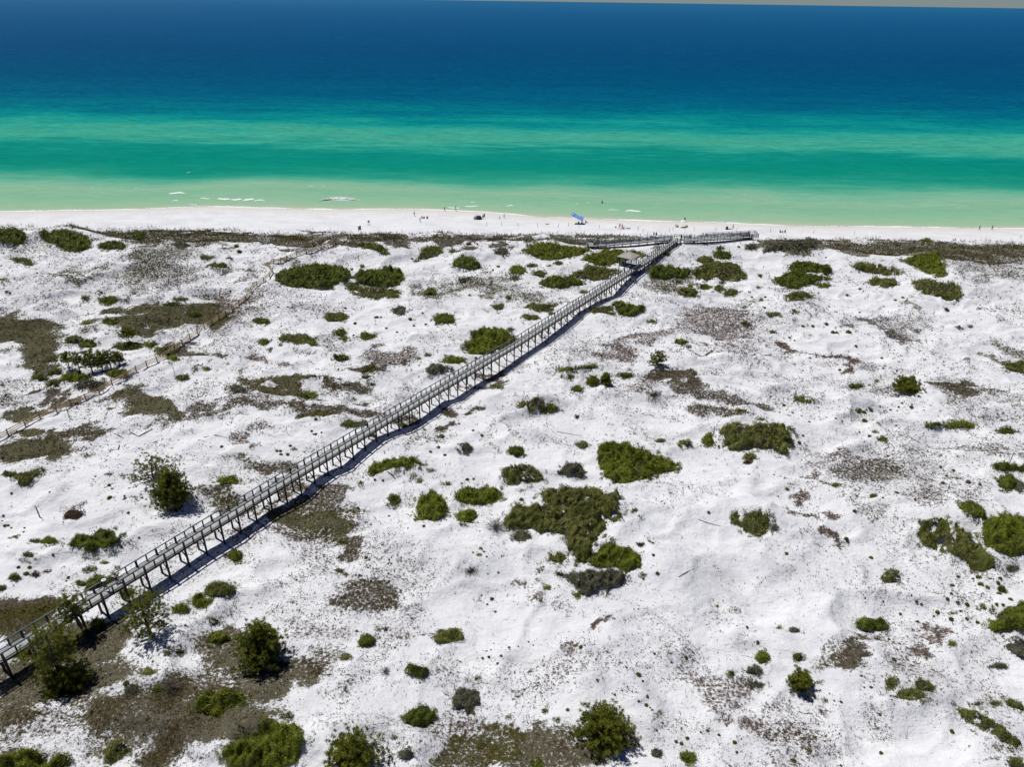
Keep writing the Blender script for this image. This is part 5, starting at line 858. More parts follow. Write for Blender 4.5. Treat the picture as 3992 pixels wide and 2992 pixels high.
# ------------------------------------------------------------------ ground cover tufts and beach grass (stuff)
def scatter(n, y0, y1, seed):
    r = np.random.default_rng(seed)
    u = r.uniform(0, 1, n); y = y0*(y1/y0)**u if True else u     # denser nearby
    zz = y*FW[1]+(CAM[2])*math.sin(PITCH); x = r.uniform(-1, 1, n)*(.78*zz+4); return r, x, y
r, x, y = scatter(520000, 41., 232., 77)
P = np.stack([x, y, ground(x, y)], 1); cv2, (px, py, z) = cover(P)
cl = np.clip(.5+1.5*fbm(x/.8, y/.8, 411, 3), .0, 1.5)     # tufts gather in clumps
cl2 = 1-(1-np.clip(cl, 0, 1))*.8
pr = np.minimum(cv2*cl2*1.35, 1)
kind_order = [('brown_groundcover', 'cover0', 0, 'low dry brown herbs growing over the sand'), ('olive_marsh_grass', 'cover1', 1, 'short olive marsh grass filling the dune hollows'), ('reddish_heath_cover', 'cover2', 2, 'low reddish heath scattered thinly over the sand'), ('dry_pine_litter_scrub', 'cover3', 3, 'dry beige brown scrub and litter under the pines')]
M['cover3'] = simple('beige_cover', [(0, (.055, .042, .02)), (.5, (.13, .102, .052)), (1, (.22, .18, .10))], .9, 5)
ur = r.uniform(0, 1, (4, len(x)))
taken = np.zeros(len(x), bool)
for nm, mk, c, lb in kind_order:
    a = (ur[c] < np.clip(pr[c], 0, 1)*(.85 if c != 1 else .75)) & ~taken; taken |= a
    Pk = P[a]; zk = z[a]; ps = zk/710.; sz = np.clip(ps*.8, .08, .26)*r.uniform(.45, 1.7, len(Pk))
    tint = np.clip(.45+.6*fbm(Pk[:, 0]/2., Pk[:, 1]/2., 431+c, 3)+r.normal(0, .15, len(Pk)), 0, 1)
    V, F, t = sprigs(Pk+np.array([0, 0, -.02]), np.tile([0, 0, 1.], (len(Pk), 1)), sz, 4, .6, r, .35, .8, tint)
    V[:, 2] = np.maximum(V[:, 2], np.repeat(np.repeat(Pk[:, 2], 4), 3)-.03)
    print(nm, len(Pk)); tag(nobj(nm, V, F, M[mk], None, {'tint': t}), lb, 'ground cover', None, 'stuff')
# sea oats: tall thin blades along the foredune strip
r = np.random.default_rng(5); n = 9000; x = r.uniform(-185, 185, n); y = r.uniform(206, 231, n); g1 = fbm(x/6., y/3., 501, 3)
c = crest(x); a = (y > c+2) & (g1 > -.05+.3*sstep(223, 230, y)); x = x[a]; y = y[a]; P = np.stack([x, y, ground(x, y)], 1)
M['oats'] = simple('sea_oat_blades', [(0, (.10, .09, .04)), (.5, (.22, .19, .09)), (1, (.36, .31, .18))], .9)
V, F, t = sprigs(P, np.tile([0, 0, 1.], (len(P), 1)), r.uniform(.5, 1.1, len(P)), 5, .22, r, 2.6, .09, r.uniform(0, 1, len(P)))
tag(nobj('sea_oats', V, F, M['oats'], None, {'tint': t}), 'thin tan sea oats along the back of the beach', 'grass', None, 'stuff')
# ------------------------------------------------------------------ boardwalk
Z = np.array([0, 0, 1.])
bw = empty('boardwalk', BA); tag(bw, 'long raised timber boardwalk crossing the dunes to the beach', 'boardwalk')
W_ = 1.65; S0, S1 = -38., 172.2
def LP(s, o, z): return BD*s+BN*o+np.array([0, 0, z])
mb = MB(); s = S0; rr = np.random.default_rng(3)
while s < S1:
    mb.box(LP(s+.07, W_/2, deckz(s+.07)-.02), BN, BD, W_+.10, .138, .04, float(np.clip(rr.normal(.5, .2), 0, 1))); s += .146
mb.build('deck', M['deck'], bw)
GZ0, GZ1 = 145.2, 149.4     # opening towards the pavilion
def railrun(o, z, w, h, name, mat, gaps):
    g = [S0]+[q for ab in gaps for q in ab]+[S1]
    for a, b in zip(g[::2], g[1::2]):
        mb = MB(); ss = np.arange(a, b, 2.6).tolist()+[b]
        for p, q in zip(ss[:-1], ss[1:]):
            if q-p > .05: mb.bar(LP(p, o, deckz(p)+z), LP(q, o, deckz(q)+z), w, h, float(rr.uniform(.3, .7)))
        mb.build(name, mat, bw)
gap = [(GZ0, GZ1)]
for o, gp_ in ((0., gap), (W_, [])):
    railrun(o, 1.07, .20, .045, 'handrail', M['rail'], gp_)
    railrun(o, .17, .045, .12, 'lower_rail', M['rail'], gp_)
    railrun(o+(-.06 if o == 0 else .06), -.15, .06, .22, 'edge_beam', M['post'], [])
piles = []; posts = []
k = 0; sp = 2.7-2.68*16
while sp < S1:
    for o in (0., W_):
        if not (o == 0 and GZ0+.1 < sp < GZ1-.1): piles.append((sp, o))
        if sp+1.34 < S1 and not (o == 0 and GZ0+.1 < sp+1.34 < GZ1-.1): posts.append((sp+1.34, o))
    sp += 2.68
def outz(s, o): p = BA+LP(s, o, 0); return float(ground(p[0], p[1]))
def boxpart(name, items, stuff=False):
    mb = MB()
    for a, b, w in items: mb.bar(a, b, w, w, float(rr.uniform(.2, .8)), (1, 0, 0))
    o = mb.build(name, M['post'], bw)
    if stuff: o['kind'] = 'stuff'
    return o
def pile_item(s, o): oo = o+(-.11 if o == 0 else .11); return (LP(s, oo, outz(s, oo)-.4), LP(s, oo, deckz(s)+1.05), .20)
def post_item(s, o): oo = o+(-.08 if o == 0 else .08); return (LP(s, oo, deckz(s)-.26), LP(s, oo, deckz(s)+1.05), .13)
vis = lambda q: q[0] > -9
pv = [p for p in piles if vis(p)]; pr_ = [p for p in piles if not vis(p)]; qv = [p for p in posts if vis(p)]; qr = [p for p in posts if not vis(p)]
pv.sort(key=lambda q: q[0]); qv.sort(key=lambda q: q[0])
for q in pv[:100]: boxpart('pile', [pile_item(*q)])
boxpart('pile', [pile_item(*q) for q in pv[100:]+pr_], True)
for q in qv[:100]: boxpart('rail_post', [post_item(*q)])
boxpart('rail_post', [post_item(*q) for q in qv[100:]+qr], True)
ks = sorted(set(p[0] for p in piles))
for s in ks:
    mb = MB(); g = max(outz(s, 0), outz(s, W_)); top = deckz(s)-.36
    mb.bar(LP(s, -.3, top), LP(s, W_+.3, top), .08, .18, .4)
    if top-g > 1.0: mb.bar(LP(s+.1, -.1, top-.05), LP(s+.1, W_+.1, max(g+.35, top-1.7)), .08, .16, .4)
    mb.build('cross_brace', M['post'], bw)
# ------------------------------------------------------------------ pavilion
pz = deckz(147.5)
gz = empty('beach_pavilion', BA+LP(147.4, -1.9, pz)); tag(gz, 'small open pavilion with a grey hip roof beside the boardwalk', 'pavilion'); gz.rotation_euler = (0, 0, math.atan2(BD[1], BD[0]))
# local frame: x along the boardwalk, y towards the far side
def Lq(x, y, z): return np.array([x, y, z], float)
X1, Y1 = Lq(1, 0, 0), Lq(0, 1, 0)
mb = MB(); yv = -1.85
while yv < 1.85: mb.box(Lq(0, yv+.07, -.02), X1, Y1, 3.7, .135, .04, float(rr.normal(.5, .15))); yv += .146
mb.build('floor', M['deck'], gz)
for a in (-1.7, 1.7):
    for b in (-1.7, 1.7):
        p = BA+LP(147.4+a, -1.9-b, 0); mb = MB(); mb.bar(Lq(a, b, float(ground(p[0], p[1]))-pz-.4), Lq(a, b, 2.45), .17, .17, .5, (1, 0, 0)); mb.build('post', M['post'], gz)
mb = MB()
for a in (-1, 1):
    mb.bar(Lq(-1.95, a*1.7, 2.5), Lq(1.95, a*1.7, 2.5), .10, .22, .4); mb.bar(Lq(a*1.7, -1.75, 2.5), Lq(a*1.7, 1.75, 2.5), .09, .215, .4)
mb.build('beam', M['post'], gz)
# roof: four planes with standing seams, eave thickness
E_ = 2.35; zt = 3.75; ze = 2.62; c4 = [(-E_, -E_), (E_, -E_), (E_, E_), (-E_, E_)]
V = [Lq(x, y, ze) for x, y in c4]+[Lq(0, 0, zt)]+[Lq(x, y, ze-.10) for x, y in c4]+[Lq(0, 0, zt-.12)]
F = [(0, 1, 4, 4), (1, 2, 4, 4), (2, 3, 4, 4), (3, 0, 4, 4)]+[(6, 5, 9, 9), (7, 6, 9, 9), (8, 7, 9, 9), (5, 8, 9, 9)]+[(i, 5+i, 5+(i+1) % 4, (i+1) % 4) for i in range(4)]
me = bpy.data.meshes.new('roof'); me.from_pydata([tuple(v) for v in V], [], [tuple(dict.fromkeys(f)) for f in F]); me.materials.append(M['roof'])
at = me.attributes.new('tint', 'FLOAT', 'POINT'); at.data.foreach_set('value', np.full(10, .5, np.float32)); rf = link(bpy.data.objects.new('roof', me), gz)
mb = MB()
for side in range(4):
    a = side*math.pi/2; ca, sa = math.cos(a), math.sin(a)
    for u in np.arange(-2.1, 2.2, .42):
        t1 = 1-abs(u)/E_; p0 = Lq(u, -E_, ze+.012); p1 = Lq(u, -E_*(1-t1), ze+(zt-ze)*t1+.012)
        if t1 > .05: R_ = lambda p: Lq(p[0]*ca-p[1]*sa, p[0]*sa+p[1]*ca, p[2]); mb.bar(R_(p0), R_(p1), .035, .05, .25)
for x, y in c4: mb.bar(Lq(x, y, ze+.02), Lq(0, 0, zt+.03), .14, .05, .8)
mb.build('roof_seam', M['roof'], rf)
for nm, a, b in (('back', Lq(-1.6, 1.72, 0), Lq(1.6, 1.72, 0)), ('left', Lq(-1.72, -1.6, 0), Lq(-1.72, 1.6, 0)), ('right', Lq(1.72, -1.6, 0), Lq(1.72, 1.6, 0))):
    mb = MB()
    for zz in (.35, .7): mb.bar(a+Z*zz, b+Z*zz, .04, .13, .5)
    mb.bar(a+Z*1.05, b+Z*1.05, .16, .045, .9); mb.bar((a+b)/2, (a+b)/2+Z*1.03, .09, .09, .4, (1, 0, 0)); mb.build('railing', M['rail'], gz)
mb = MB(); mb.box(Lq(0, 1.35, .45), X1, Y1, 3.0, .42, .05, .6)
for a in (-1.3, 0, 1.3): mb.box(Lq(a, 1.35, .21), X1, Y1, .08, .36, .42, .4)
mb.build('bench', M['rail'], gz)
# ------------------------------------------------------------------ ramps to the beach
def walkway(name, label, pts, width, cat='ramp', caps=(True, True)):
    """a railed timber ramp through the given deck points"""
    pts = [np.array(p, float) for p in pts]; o = empty(name, pts[0]); tag(o, label, cat, 'beach ramps at the end of the boardwalk'); b0 = pts[0]
    dk = MB(); sides = [MB(), MB()]; low = [MB(), MB()]; po = []; bm = MB()
    for a, b in zip(pts[:-1], pts[1:]):
        d = b-a; Ls = np.linalg.norm(d); d = d/Ls; n = unit(np.cross(d, Z)); k = 0.
        while k < Ls: dk.box(a+d*(k+.07)-b0-Z*.02, n, d, width, .138, .04, float(np.clip(rr.normal(.5, .2), 0, 1)), np.cross(n, d)); k += .146
        for i, sg in enumerate((-1, 1)):
            off = n*sg*width/2
            if caps[i]:
                sides[i].bar(a+off+Z*1.05-b0, b+off+Z*1.05-b0, .18, .045, .5)
                for q in (.35, .68): low[i].bar(a+off+Z*q-b0, b+off+Z*q-b0, .04, .12, .5)
            bm.bar(a+off-Z*.16-b0, b+off-Z*.16-b0, .06, .22, .3)
            m = max(2, int(Ls/2.2))
            for j in range(m+1):
                p = a+(b-a)*j/m+off*1.06; g = float(ground(p[0], p[1]))
                po.append((np.array([p[0], p[1], g-.3])-b0, p+Z*(1.03 if caps[i] else -.1)-b0))
    dk.build('deck', M['deck'], o)
    for i in range(2):
        if caps[i]: sides[i].build('handrail', M['rail'], o); low[i].build('mid_rails', M['rail'], o)
    bm.build('edge_beam', M['post'], o)
    for a, b in po:
        if b[2]-a[2] > .2: q = MB(); q.bar(a, b, .12, .12, float(rr.uniform(.2, .7)), (1, 0, 0)); q.build('post', M['post'], o)
    return o
J = BA+LP(172.2, W_/2, deckz(172))      # junction
J[2] = deckz(172)
land = MB(); lo = empty('boardwalk_landing', J); tag(lo, 'timber landing where the boardwalk splits into two ramps', 'landing'); k = 0.
while k < 3.2: land.box(BD*(k+.07)-Z*.02, BN, BD, 3.2, .138, .04, float(rr.normal(.5, .2))); k += .146
land.build('deck', M['deck'], lo)
for a, b in ((0.1, -1.55), (.1, 1.55), (3.1, -1.55), (3.1, 1.55)):
    p = J+BD*a+BN*b; q = MB(); q.bar(BD*a+BN*b+Z*(float(ground(p[0], p[1]))-J[2]-.3), BD*a+BN*b+Z*1.05, .15, .15, .4, (1, 0, 0)); q.build('post', M['post'], lo)
q = MB(); q.bar(BD*3.12-BN*1.55+Z*1.07, BD*3.12+BN*.2+Z*1.07, .2, .045, .6); q.bar(BD*3.12-BN*1.55+Z*.6, BD*3.12+BN*.2+Z*.6, .05, .12, .6); q.build('handrail', M['rail'], lo)
Jr = J+BD*1.7+BN*1.6; Jl = J+BD*1.7-BN*1.6
Rl = gp(2928, 926, 2.0) if False else hitz(2928, 923, 3.5); Ll = hitz(2315, 958, 2.2)
Rl = np.array([Rl[0], Rl[1], 3.5]); Ll = np.array([Ll[0], Ll[1], 2.2])
du = unit(Rl-Jr); dl = unit(Ll-Jl)
walkway('beach_ramp', 'near run of the right ramp, from the boardwalk end out to its landing', [Jr, Rl-du*1.2, Rl], 1.5)
walkway('beach_ramp', 'far run of the right ramp, doubling back towards the beach', [Rl+Y1*2.2*0+np.array([0, 2.0, 0]), np.array([Rl[0]-13, Rl[1]+3.2, 2.3]), np.array([Jr[0]+4, Jr[1]+8.5, .6])], 1.5)
walkway('beach_ramp', 'near run of the left ramp, from the boardwalk end down to its landing', [Jl, Ll-dl*1.2, Ll], 1.5)
walkway('beach_ramp', 'far run of the left ramp, turning back towards the boardwalk end', [Ll+np.array([0, 2.2, 0]), np.array([Ll[0]+9, Ll[1]+3.4, 1.3]), np.array([Jl[0]-4, Jl[1]+9, .1])], 1.5)
for nm, c, sgn in (('landing at the outer end of the right ramp', Rl, 1), ('landing at the outer end of the left ramp', Ll, -1)):
    o = empty('ramp_landing', c); tag(o, 'square timber '+nm, 'landing'); q = MB(); k = 0.
    while k < 1.9: q.box(np.array([sgn*(k+.07), 1.1, -.02]), Y1, X1, 3.8, .138, .04, float(rr.normal(.5, .2))); k += .146
    q.build('deck', M['deck'], o); cs = [np.array([sgn*.0, -.8, 0]), np.array([sgn*1.95, -.8, 0]), np.array([sgn*1.95, 3.0, 0]), np.array([0, 3.0, 0])]
    q = MB(); [q.bar(a+Z*1.05, b+Z*1.05, .18, .045, .5) for a, b in zip(cs[:-1], cs[1:])]; q.build('handrail', M['rail'], o)
    q = MB(); [q.bar(a+Z*h, b+Z*h, .04, .12, .5) for a, b in zip(cs[:-1], cs[1:]) for h in (.35, .68)]; q.build('mid_rails', M['rail'], o)
    for a in cs+[np.array([sgn*1.95, 1.1, 0])]:
        p = c+a; q = MB(); q.bar(a+Z*(float(ground(p[0], p[1]))-c[2]-.3), a+Z*1.03, .12, .12, .4, (1, 0, 0)); q.build('post', M['post'], o)
# ------------------------------------------------------------------ split-rail fence: posts in picture positions of their feet
FP = [('B1',-90,1190),('B1',75,1105),('B1',220,1022),('B1',350,962),('B1',492,905),('B1',615,845),('B1',742,798),('B1',860,745),('B1',970,670),('B1',1083,613),('B1',1178,555),('B1',1268,510),('B1',1358,473),('B1',1445,425),('B1',1508,375),('B1',1575,325),('B1',1640,275),('B1',1706,232),('B1',1765,182),('B1',1830,148),('B1',1890,105),('B1',1948,72),('A1',2003,1133),('A1',2062,1088),('A1',2118,1043),('A1',2168,972),
      ('A2',5,920),('A2',63,885),('A2',113,842),('A2',140,805),('A2',113,770),('A2',95,752),('A2',150,735),('A2',208,720),('A2',262,695),('A2',348,660),('A2',432,640),('A2',560,600),('A2',680,562),('A2',757,545),('A2',785,520),('A2',810,495)]
fo = None; FW_ = []
for t, x, y in FP:
    px, py = T(t, x, y); FW_.append(gp(px, py))
fo = empty('split_rail_fence', FW_[0]); tag(fo, 'tan split-rail timber fence winding over the left dunes to the beach', 'fence'); f0 = FW_[0]
for p in FW_: q = MB(); q.tube([p-f0-Z*.2, p-f0+Z*1.35], [.11, .10], 7, float(rr.uniform(.2, .8))); q.build('post', M['fpost'], fo)
for a, b in zip(FW_[:-1], FW_[1:]):
    for h in (.35, .72, 1.1):
        q = MB(); q.bar(a-f0+Z*(h+rr.normal(0, .03)), b-f0+Z*(h+rr.normal(0, .03)), .08, .13, float(rr.uniform(.2, .9))); q.build('rail', M['fence'], fo)
# second line of the walled path near the beach end is the same fence: three leaning palings by the last posts
# ------------------------------------------------------------------ sticks, stakes, signs
def stick(t, x0, y0, x1, y1, label, w=.05, lift=.05):
    a = gp(*T(t, x0, y0)); b = gp(*T(t, x1, y1)); q = MB(); m = (a+b)/2; m[2] = float(ground(m[0], m[1])); q.tube([np.zeros(3)+Z*lift, m-a+Z*(lift+.05), b-a+Z*lift], [w, w*.9, w*.5], 5, .3)
    o = q.build('driftwood_branch', M['dead'] if w < .06 else M['bark']); o.location = tuple(a); tag(o, label, 'branch', 'bare branches lying on the sand')
stick('B1', 985, 1090, 1065, 1130, 'short grey branch sloping down on sand left of two crossing branches', .06)
stick('B1', 1195, 1115, 1320, 1050, 'longest dark branch lying on the sand in the left middle', .085)
stick('B1', 1130, 1080, 1195, 1113, 'short branch meeting the longest dark branch at its end', .06)
stick('B1', 1030, 1185, 1000, 1255, 'short steep branch alone below the crossing branches', .06)
stick('B1', 1755, 1122, 1965, 1125, 'long level grey pole lying on the sand left of the boardwalk', .05)
stick('B1', 570, 1252, 650, 1290, 'small branch at the lower edge of the left marsh', .05)
stick('B1', 150, 1280, 300, 1282, 'level branch along the lower edge of the left marsh', .05)
stick('C3', 1600, 505, 1790, 560, 'long thin root on the sand left of the eroded dune', .04)
stick('B3', 375, 1070, 600, 1110, 'long thin root on smooth sand in the centre', .035)
stick('C3', 1430, 1000, 1560, 930, 'dark curved root on the big white slope', .05)
stick('C2', 1130, 90, 1200, 150, 'dark exposed root under the crescent shrub', .09)
# arched branch
a = gp(*T('C4', 1422, 327)); b = gp(*T('C4', 1500, 332)); q = MB(); q.tube([np.zeros(3), (b-a)*.3+Z*.75, (b-a)*.7+Z*.8, (b-a)], [.06, .055, .05, .04], 5, .1); o = q.build('arched_branch', M['bark']); o.location = tuple(a); tag(o, 'dark bare branch arching out of the sand at right', 'branch')
def stake(t, x, y, h, name, label, mat, w=.05, group=None):
    p = gp(*T(t, x, y)); q = MB(); q.tube([-Z*.2, Z*h*.5+X1*rr.normal(0, .02), Z*h+X1*rr.normal(0, .04)], [w, w, w*.9], 6, .3); o = q.build(name, mat); o.location = tuple(p); tag(o, label, 'post', group); return o
stake('C1', 345, 482, 1.9, 'wooden_post', 'dark leaning wooden post on bare sand near the left edge', M['post'], .08)
stake('B1', 598, 948, 1.7, 'wooden_post', 'thin wooden post on sand below the fence, left', M['post'], .06)
stake('B1', 1505, 565, 1.5, 'wooden_post', 'thin post above the round olive bush right of the fence', M['post'], .05)
stake('B1', 1744, 1148-1000+100, 1.4, 'wooden_post', 'thin post on white sand beside the upper fence', M['post'], .05) if False else None
stake('B4', 2088, 1350, 1.6, 'wooden_post', 'short dark forked post near the right edge', M['post'], .06)
stake('B2', 268, 1085, 1.5, 'wooden_post', 'thin leaning post left of the boardwalk, centre left', M['post'], .04)
ST = [('A2',1985,398),('A2',2114,400),('A3',43,405),('A3',211,408),('A3',391,412),('A3',478,403),('A3',568,415),('A3',743,425),('A3',911,430),('A3',1077,440),('A3',1120,460),('A3',1160,483),('A3',1310,487),('A3',1345,455),('A3',1378,442),('A3',1560,443),('A3',1748,443),('A3',1928,450),('A4',5,460),('A4',383,470),('A4',734,487),('A4',2180,515)]
for i, (t, x, y) in enumerate(ST): stake(t, x, y, 1.35, 'marker_stake', 'thin wooden marker stake standing in line on the upper beach', M['post'], .055, 'line of marker stakes on the upper beach')
def signboard(px, py, w, h, leg, label, rz, col=(.10, .09, .08), face=(.30, .25, .26)):
    p = gp(px, py); o = empty('information_sign', p, rz); tag(o, label, 'sign')
    for sx_ in (-w/2+.06, w/2-.06): q = MB(); q.bar(Lq(sx_, 0, -.3), Lq(sx_, 0, leg+h), .09, .09, .3, (0, 1, 0)); q.build('leg', M['post'], o)
    q = MB(); q.box(Lq(0, -.075, leg+h/2), X1, Y1, w, .05, h, .3); q.build('board', flat('dark_board', col), o)
    q = MB(); q.box(Lq(-.02, -.105, leg+h*.60), X1, Y1, w*.55, .012, h*.5, .5); q.box(Lq(.05, -.105, leg+h*.16), X1, Y1, w*.25, .012, h*.12, .5); q.build('panel', flat('sign_panel', face), o)
signboard(1403, 906, 1.1, 1.3, .8, 'dark two-legged notice board at the back of the beach, left', math.radians(52))
signboard(1438, 879, .8, .6, 1.1, 'tall narrow two-legged sign frame on the open beach, left', math.radians(58))
signboard(2688, 943, .8, 1.0, 1.05, 'pale grey information board on legs beside the right ramp', math.radians(12), (.34, .40, .45), (.50, .56, .62))
# yellow warning flag
p = gp(2668, 913); o = empty('warning_flag', p); tag(o, 'yellow flag on a thin pole behind the right ramp', 'flag'); q = MB(); q.tube([-Z*.2, Z*3.2], [.03, .025], 6, .5); q.build('pole', M['rail'], o)
V = []; nu, nv = 8, 5
for i in range(nu+1):
    for j in range(nv+1): V.append((i/nu*.85, .06*math.sin(i*1.1), 2.35+.75*j/nv-.12*(i/nu)**2*1.5))
F = [(i*(nv+1)+j, (i+1)*(nv+1)+j, (i+1)*(nv+1)+j+1, i*(nv+1)+j+1) for i in range(nu) for j in range(nv)]
nobj('cloth', V, F, flat('yellow_cloth', (.75, .68, .16)), o, None, True)
# ------------------------------------------------------------------ beach shades
p = gp(2257, 871); o = empty('sun_canopy', p); tag(o, 'blue patterned wind-blown sun canopy over people on the beach', 'canopy')
m, nt, b, out = newmat('blue_canopy_cloth'); v = mapped(nt, (1, 1, 1)); n = noise_(nt, v, 2.6, 2, .5, 1.5)
nt.links.new(ramp(nt, n, [(0, (.015, .16, .55)), (.52, (.02, .22, .62)), (.56, (.65, .75, .85)), (1, (.8, .85, .9))]).outputs[0], b.inputs['Base Color']); b.inputs['Roughness'].default_value = .8
V = []; nu, nv = 14, 8
for i in range(nu+1):
    for j in range(nv+1):
        u = i/nu; w = j/nv; V.append((-3.1+4.3*u+.5*w, -1.5+3.0*w-.8*u, 2.15+.95*(1-u)**1.5+.28*math.sin(w*3.1)+.16*math.sin(u*9)*w+.5*w*(1-u)-.9*u**2*(1-w)))
F = [(i*(nv+1)+j, (i+1)*(nv+1)+j, (i+1)*(nv+1)+j+1, i*(nv+1)+j+1) for i in range(nu) for j in range(nv)]
V2 = [(x, y, z-.03) for x, y, z in V]; F2 = [tuple(q+len(V) for q in f[::-1]) for f in F]
nobj('cloth', V+V2, F+F2, m, o, None, True)
q = MB()
q.tube([Lq(1.5, -.4, 0), Lq(1.2, -.6, 2.0)], [.03, .03], 5, .5)
q.build('pole', M['rail'], o); q = MB(); q.tube([Lq(-.6, .2, -.1), Lq(-.6, .2, 2.9)], [.03, .03], 5, .5); q.build('pole', M['rail'], o)
p = gp(2662, 885); o = empty('beach_umbrella', p); tag(o, 'white beach umbrella shading a lying figure near the right ramp', 'umbrella'); q = MB(); q.tube([-Z*.2, Z*2.3], [.025, .02], 6, .5); q.build('pole', M['rail'], o)
V = [(0, 0, 2.42)]; k_ = 16
for ri, (rr_, zz) in enumerate(((.45, 2.34), (.85, 2.14), (1.15, 1.84))):
    for j in range(k_): a = 2*math.pi*j/k_; sc = 1 if j % 2 == 0 else .96; V.append((rr_*sc*math.cos(a), rr_*sc*math.sin(a), zz))
F = []
for j in range(k_): F.append((0, 1+j, 1+(j+1) % k_, 0))
fl = [(0, 1+j, 1+(j+1) % k_) for j in range(k_)]+[(1+q_*k_+j, 1+(q_+1)*k_+j, 1+(q_+1)*k_+(j+1) % k_, 1+q_*k_+(j+1) % k_) for q_ in range(2) for j in range(k_)]
me = bpy.data.meshes.new('canopy'); me.from_pydata(V, [], fl); me.materials.append(flat('white_cloth', (.82, .83, .86))); link(bpy.data.objects.new('canopy', me), o)
# low dark tent
p = gp(1863, 855); o = empty('beach_tent', p, .1); tag(o, 'low dark blue and grey beach tent by the water, with people beside it', 'tent')
def halfdome(rx, ry, rz, mat, nm, c, par, a0=0, a1=math.pi*2):
    V = []; nu, nv = 16, 6
    for i in range(nu+1):
        for j in range(nv+1):
            a = a0+(a1-a0)*i/nu; e = math.pi/2*j/nv; V.append((c[0]+rx*math.cos(a)*math.cos(e)**.7, c[1]+ry*math.sin(a)*math.cos(e)**.7, c[2]+rz*math.sin(e)))
    F = [(i*(nv+1)+j, (i+1)*(nv+1)+j, (i+1)*(nv+1)+j+1, i*(nv+1)+j+1) for i in range(nu) for j in range(nv)]
    return nobj(nm, V, F, mat, par, None, True)
halfdome(1.25, .9, 1.35, flat('navy_cloth', (.035, .045, .10)), 'shell', (.25, 0, 0), o); halfdome(.62, .6, 1.2, flat('pale_grey_cloth', (.42, .44, .55)), 'side_flap', (-1.0, -.1, 0), o)
halfdome(.7, .28, .75, flat('black_mesh', (.02, .02, .03)), 'opening', (.35, -.75, .05), o)
p = gp(2552, 927); 
def towel(px, py, w, l, rz, col, label, name='beach_towel'):
    p = gp(px, py); V = []; nu, nv = 8, 4
    for i in range(nu+1):
        for j in range(nv+1):
            x = (i/nu-.5)*l; y = (j/nv-.5)*w; X_ = x*math.cos(rz)-y*math.sin(rz); Y_ = x*math.sin(rz)+y*math.cos(rz); V.append((X_, Y_, float(ground(p[0]+X_, p[1]+Y_))-p[2]+.05+.015*math.sin(i*2.1+j)))
    F = [(i*(nv+1)+j, (i+1)*(nv+1)+j, (i+1)*(nv+1)+j+1, i*(nv+1)+j+1) for i in range(nu) for j in range(nv)]
    ob = nobj(name, V, F, flat('cloth_%d' % int(px), col), None, None, True); ob.location = tuple(p); tag(ob, label, 'towel')
towel(2551, 926, 1.9, 3.2, -.35, (.06, .20, .55), 'bright blue mat with two figures beside the boardwalk end')
towel(2426, 893, .9, 1.8, .2, (.55, .3, .3), 'reddish towel under the group right of the blue canopy')
towel(2448, 891.5, .9, 1.9, 0, (.35, .25, .45), 'purple towel under the lying figure right of the red group')
towel(2664, 888.5, .9, 2.0, 0, (.18, .19, .24), 'dark towel in the shadow of the white umbrella')
towel(2843, 894, .9, 1.9, .1, (.5, .35, .3), 'rust towel under the lying figure near the right ramp end')
def ball(px, py, rad, col, label, name='beach_ball', cat='ball'):
    p = gp(px, py); V = []; F = []; nu, nv = 12, 7
    for j in range(nv+1):
        for i in range(nu): e = -math.pi/2+math.pi*j/nv; a = 2*math.pi*i/nu; V.append((rad*math.cos(e)*math.cos(a), rad*math.cos(e)*math.sin(a), rad+rad*math.sin(e)))
    for j in range(nv):
        for i in range(nu): F.append((j*nu+i, j*nu+(i+1) % nu, (j+1)*nu+(i+1) % nu, (j+1)*nu+i))
    ob = nobj(name, V, F, flat(name+'_skin', col), None, None, True); ob.location = tuple(p); tag(ob, label, cat)
ball(2400, 888.5, .3, (.5, .2, .12), 'orange-brown ball left of the red-clad group on the beach')
# bag beside the seated pair, a lidded cooler shape
def bag(px, py, w, d, h, col, label, name, cat):
    p = gp(px, py); o = empty(name, p, random.uniform(0, 3)); tag(o, label, cat); me = flat(name+'_cloth', col); halfdome(w/2, d/2, h, me, 'body', (0, 0, 0), o)
    q = MB(); q.tube([Lq(-w*.25, 0, h*.85), Lq(-w*.12, 0, h*1.2), Lq(w*.12, 0, h*1.2), Lq(w*.25, 0, h*.85)], [.02]*4, 5, .5); q.build('handle', M['post'], o)
bag(1665.5, 851.8, .9, .7, .8, (.04, .08, .07), 'dark green beach bag right of the seated pair', 'beach_bag', 'bag')
bag(2833, 895, 1.0, .8, 1.1, (.03, .03, .06), 'dark rounded pack left of the lying figure, near the right ramp end', 'backpack', 'bag')
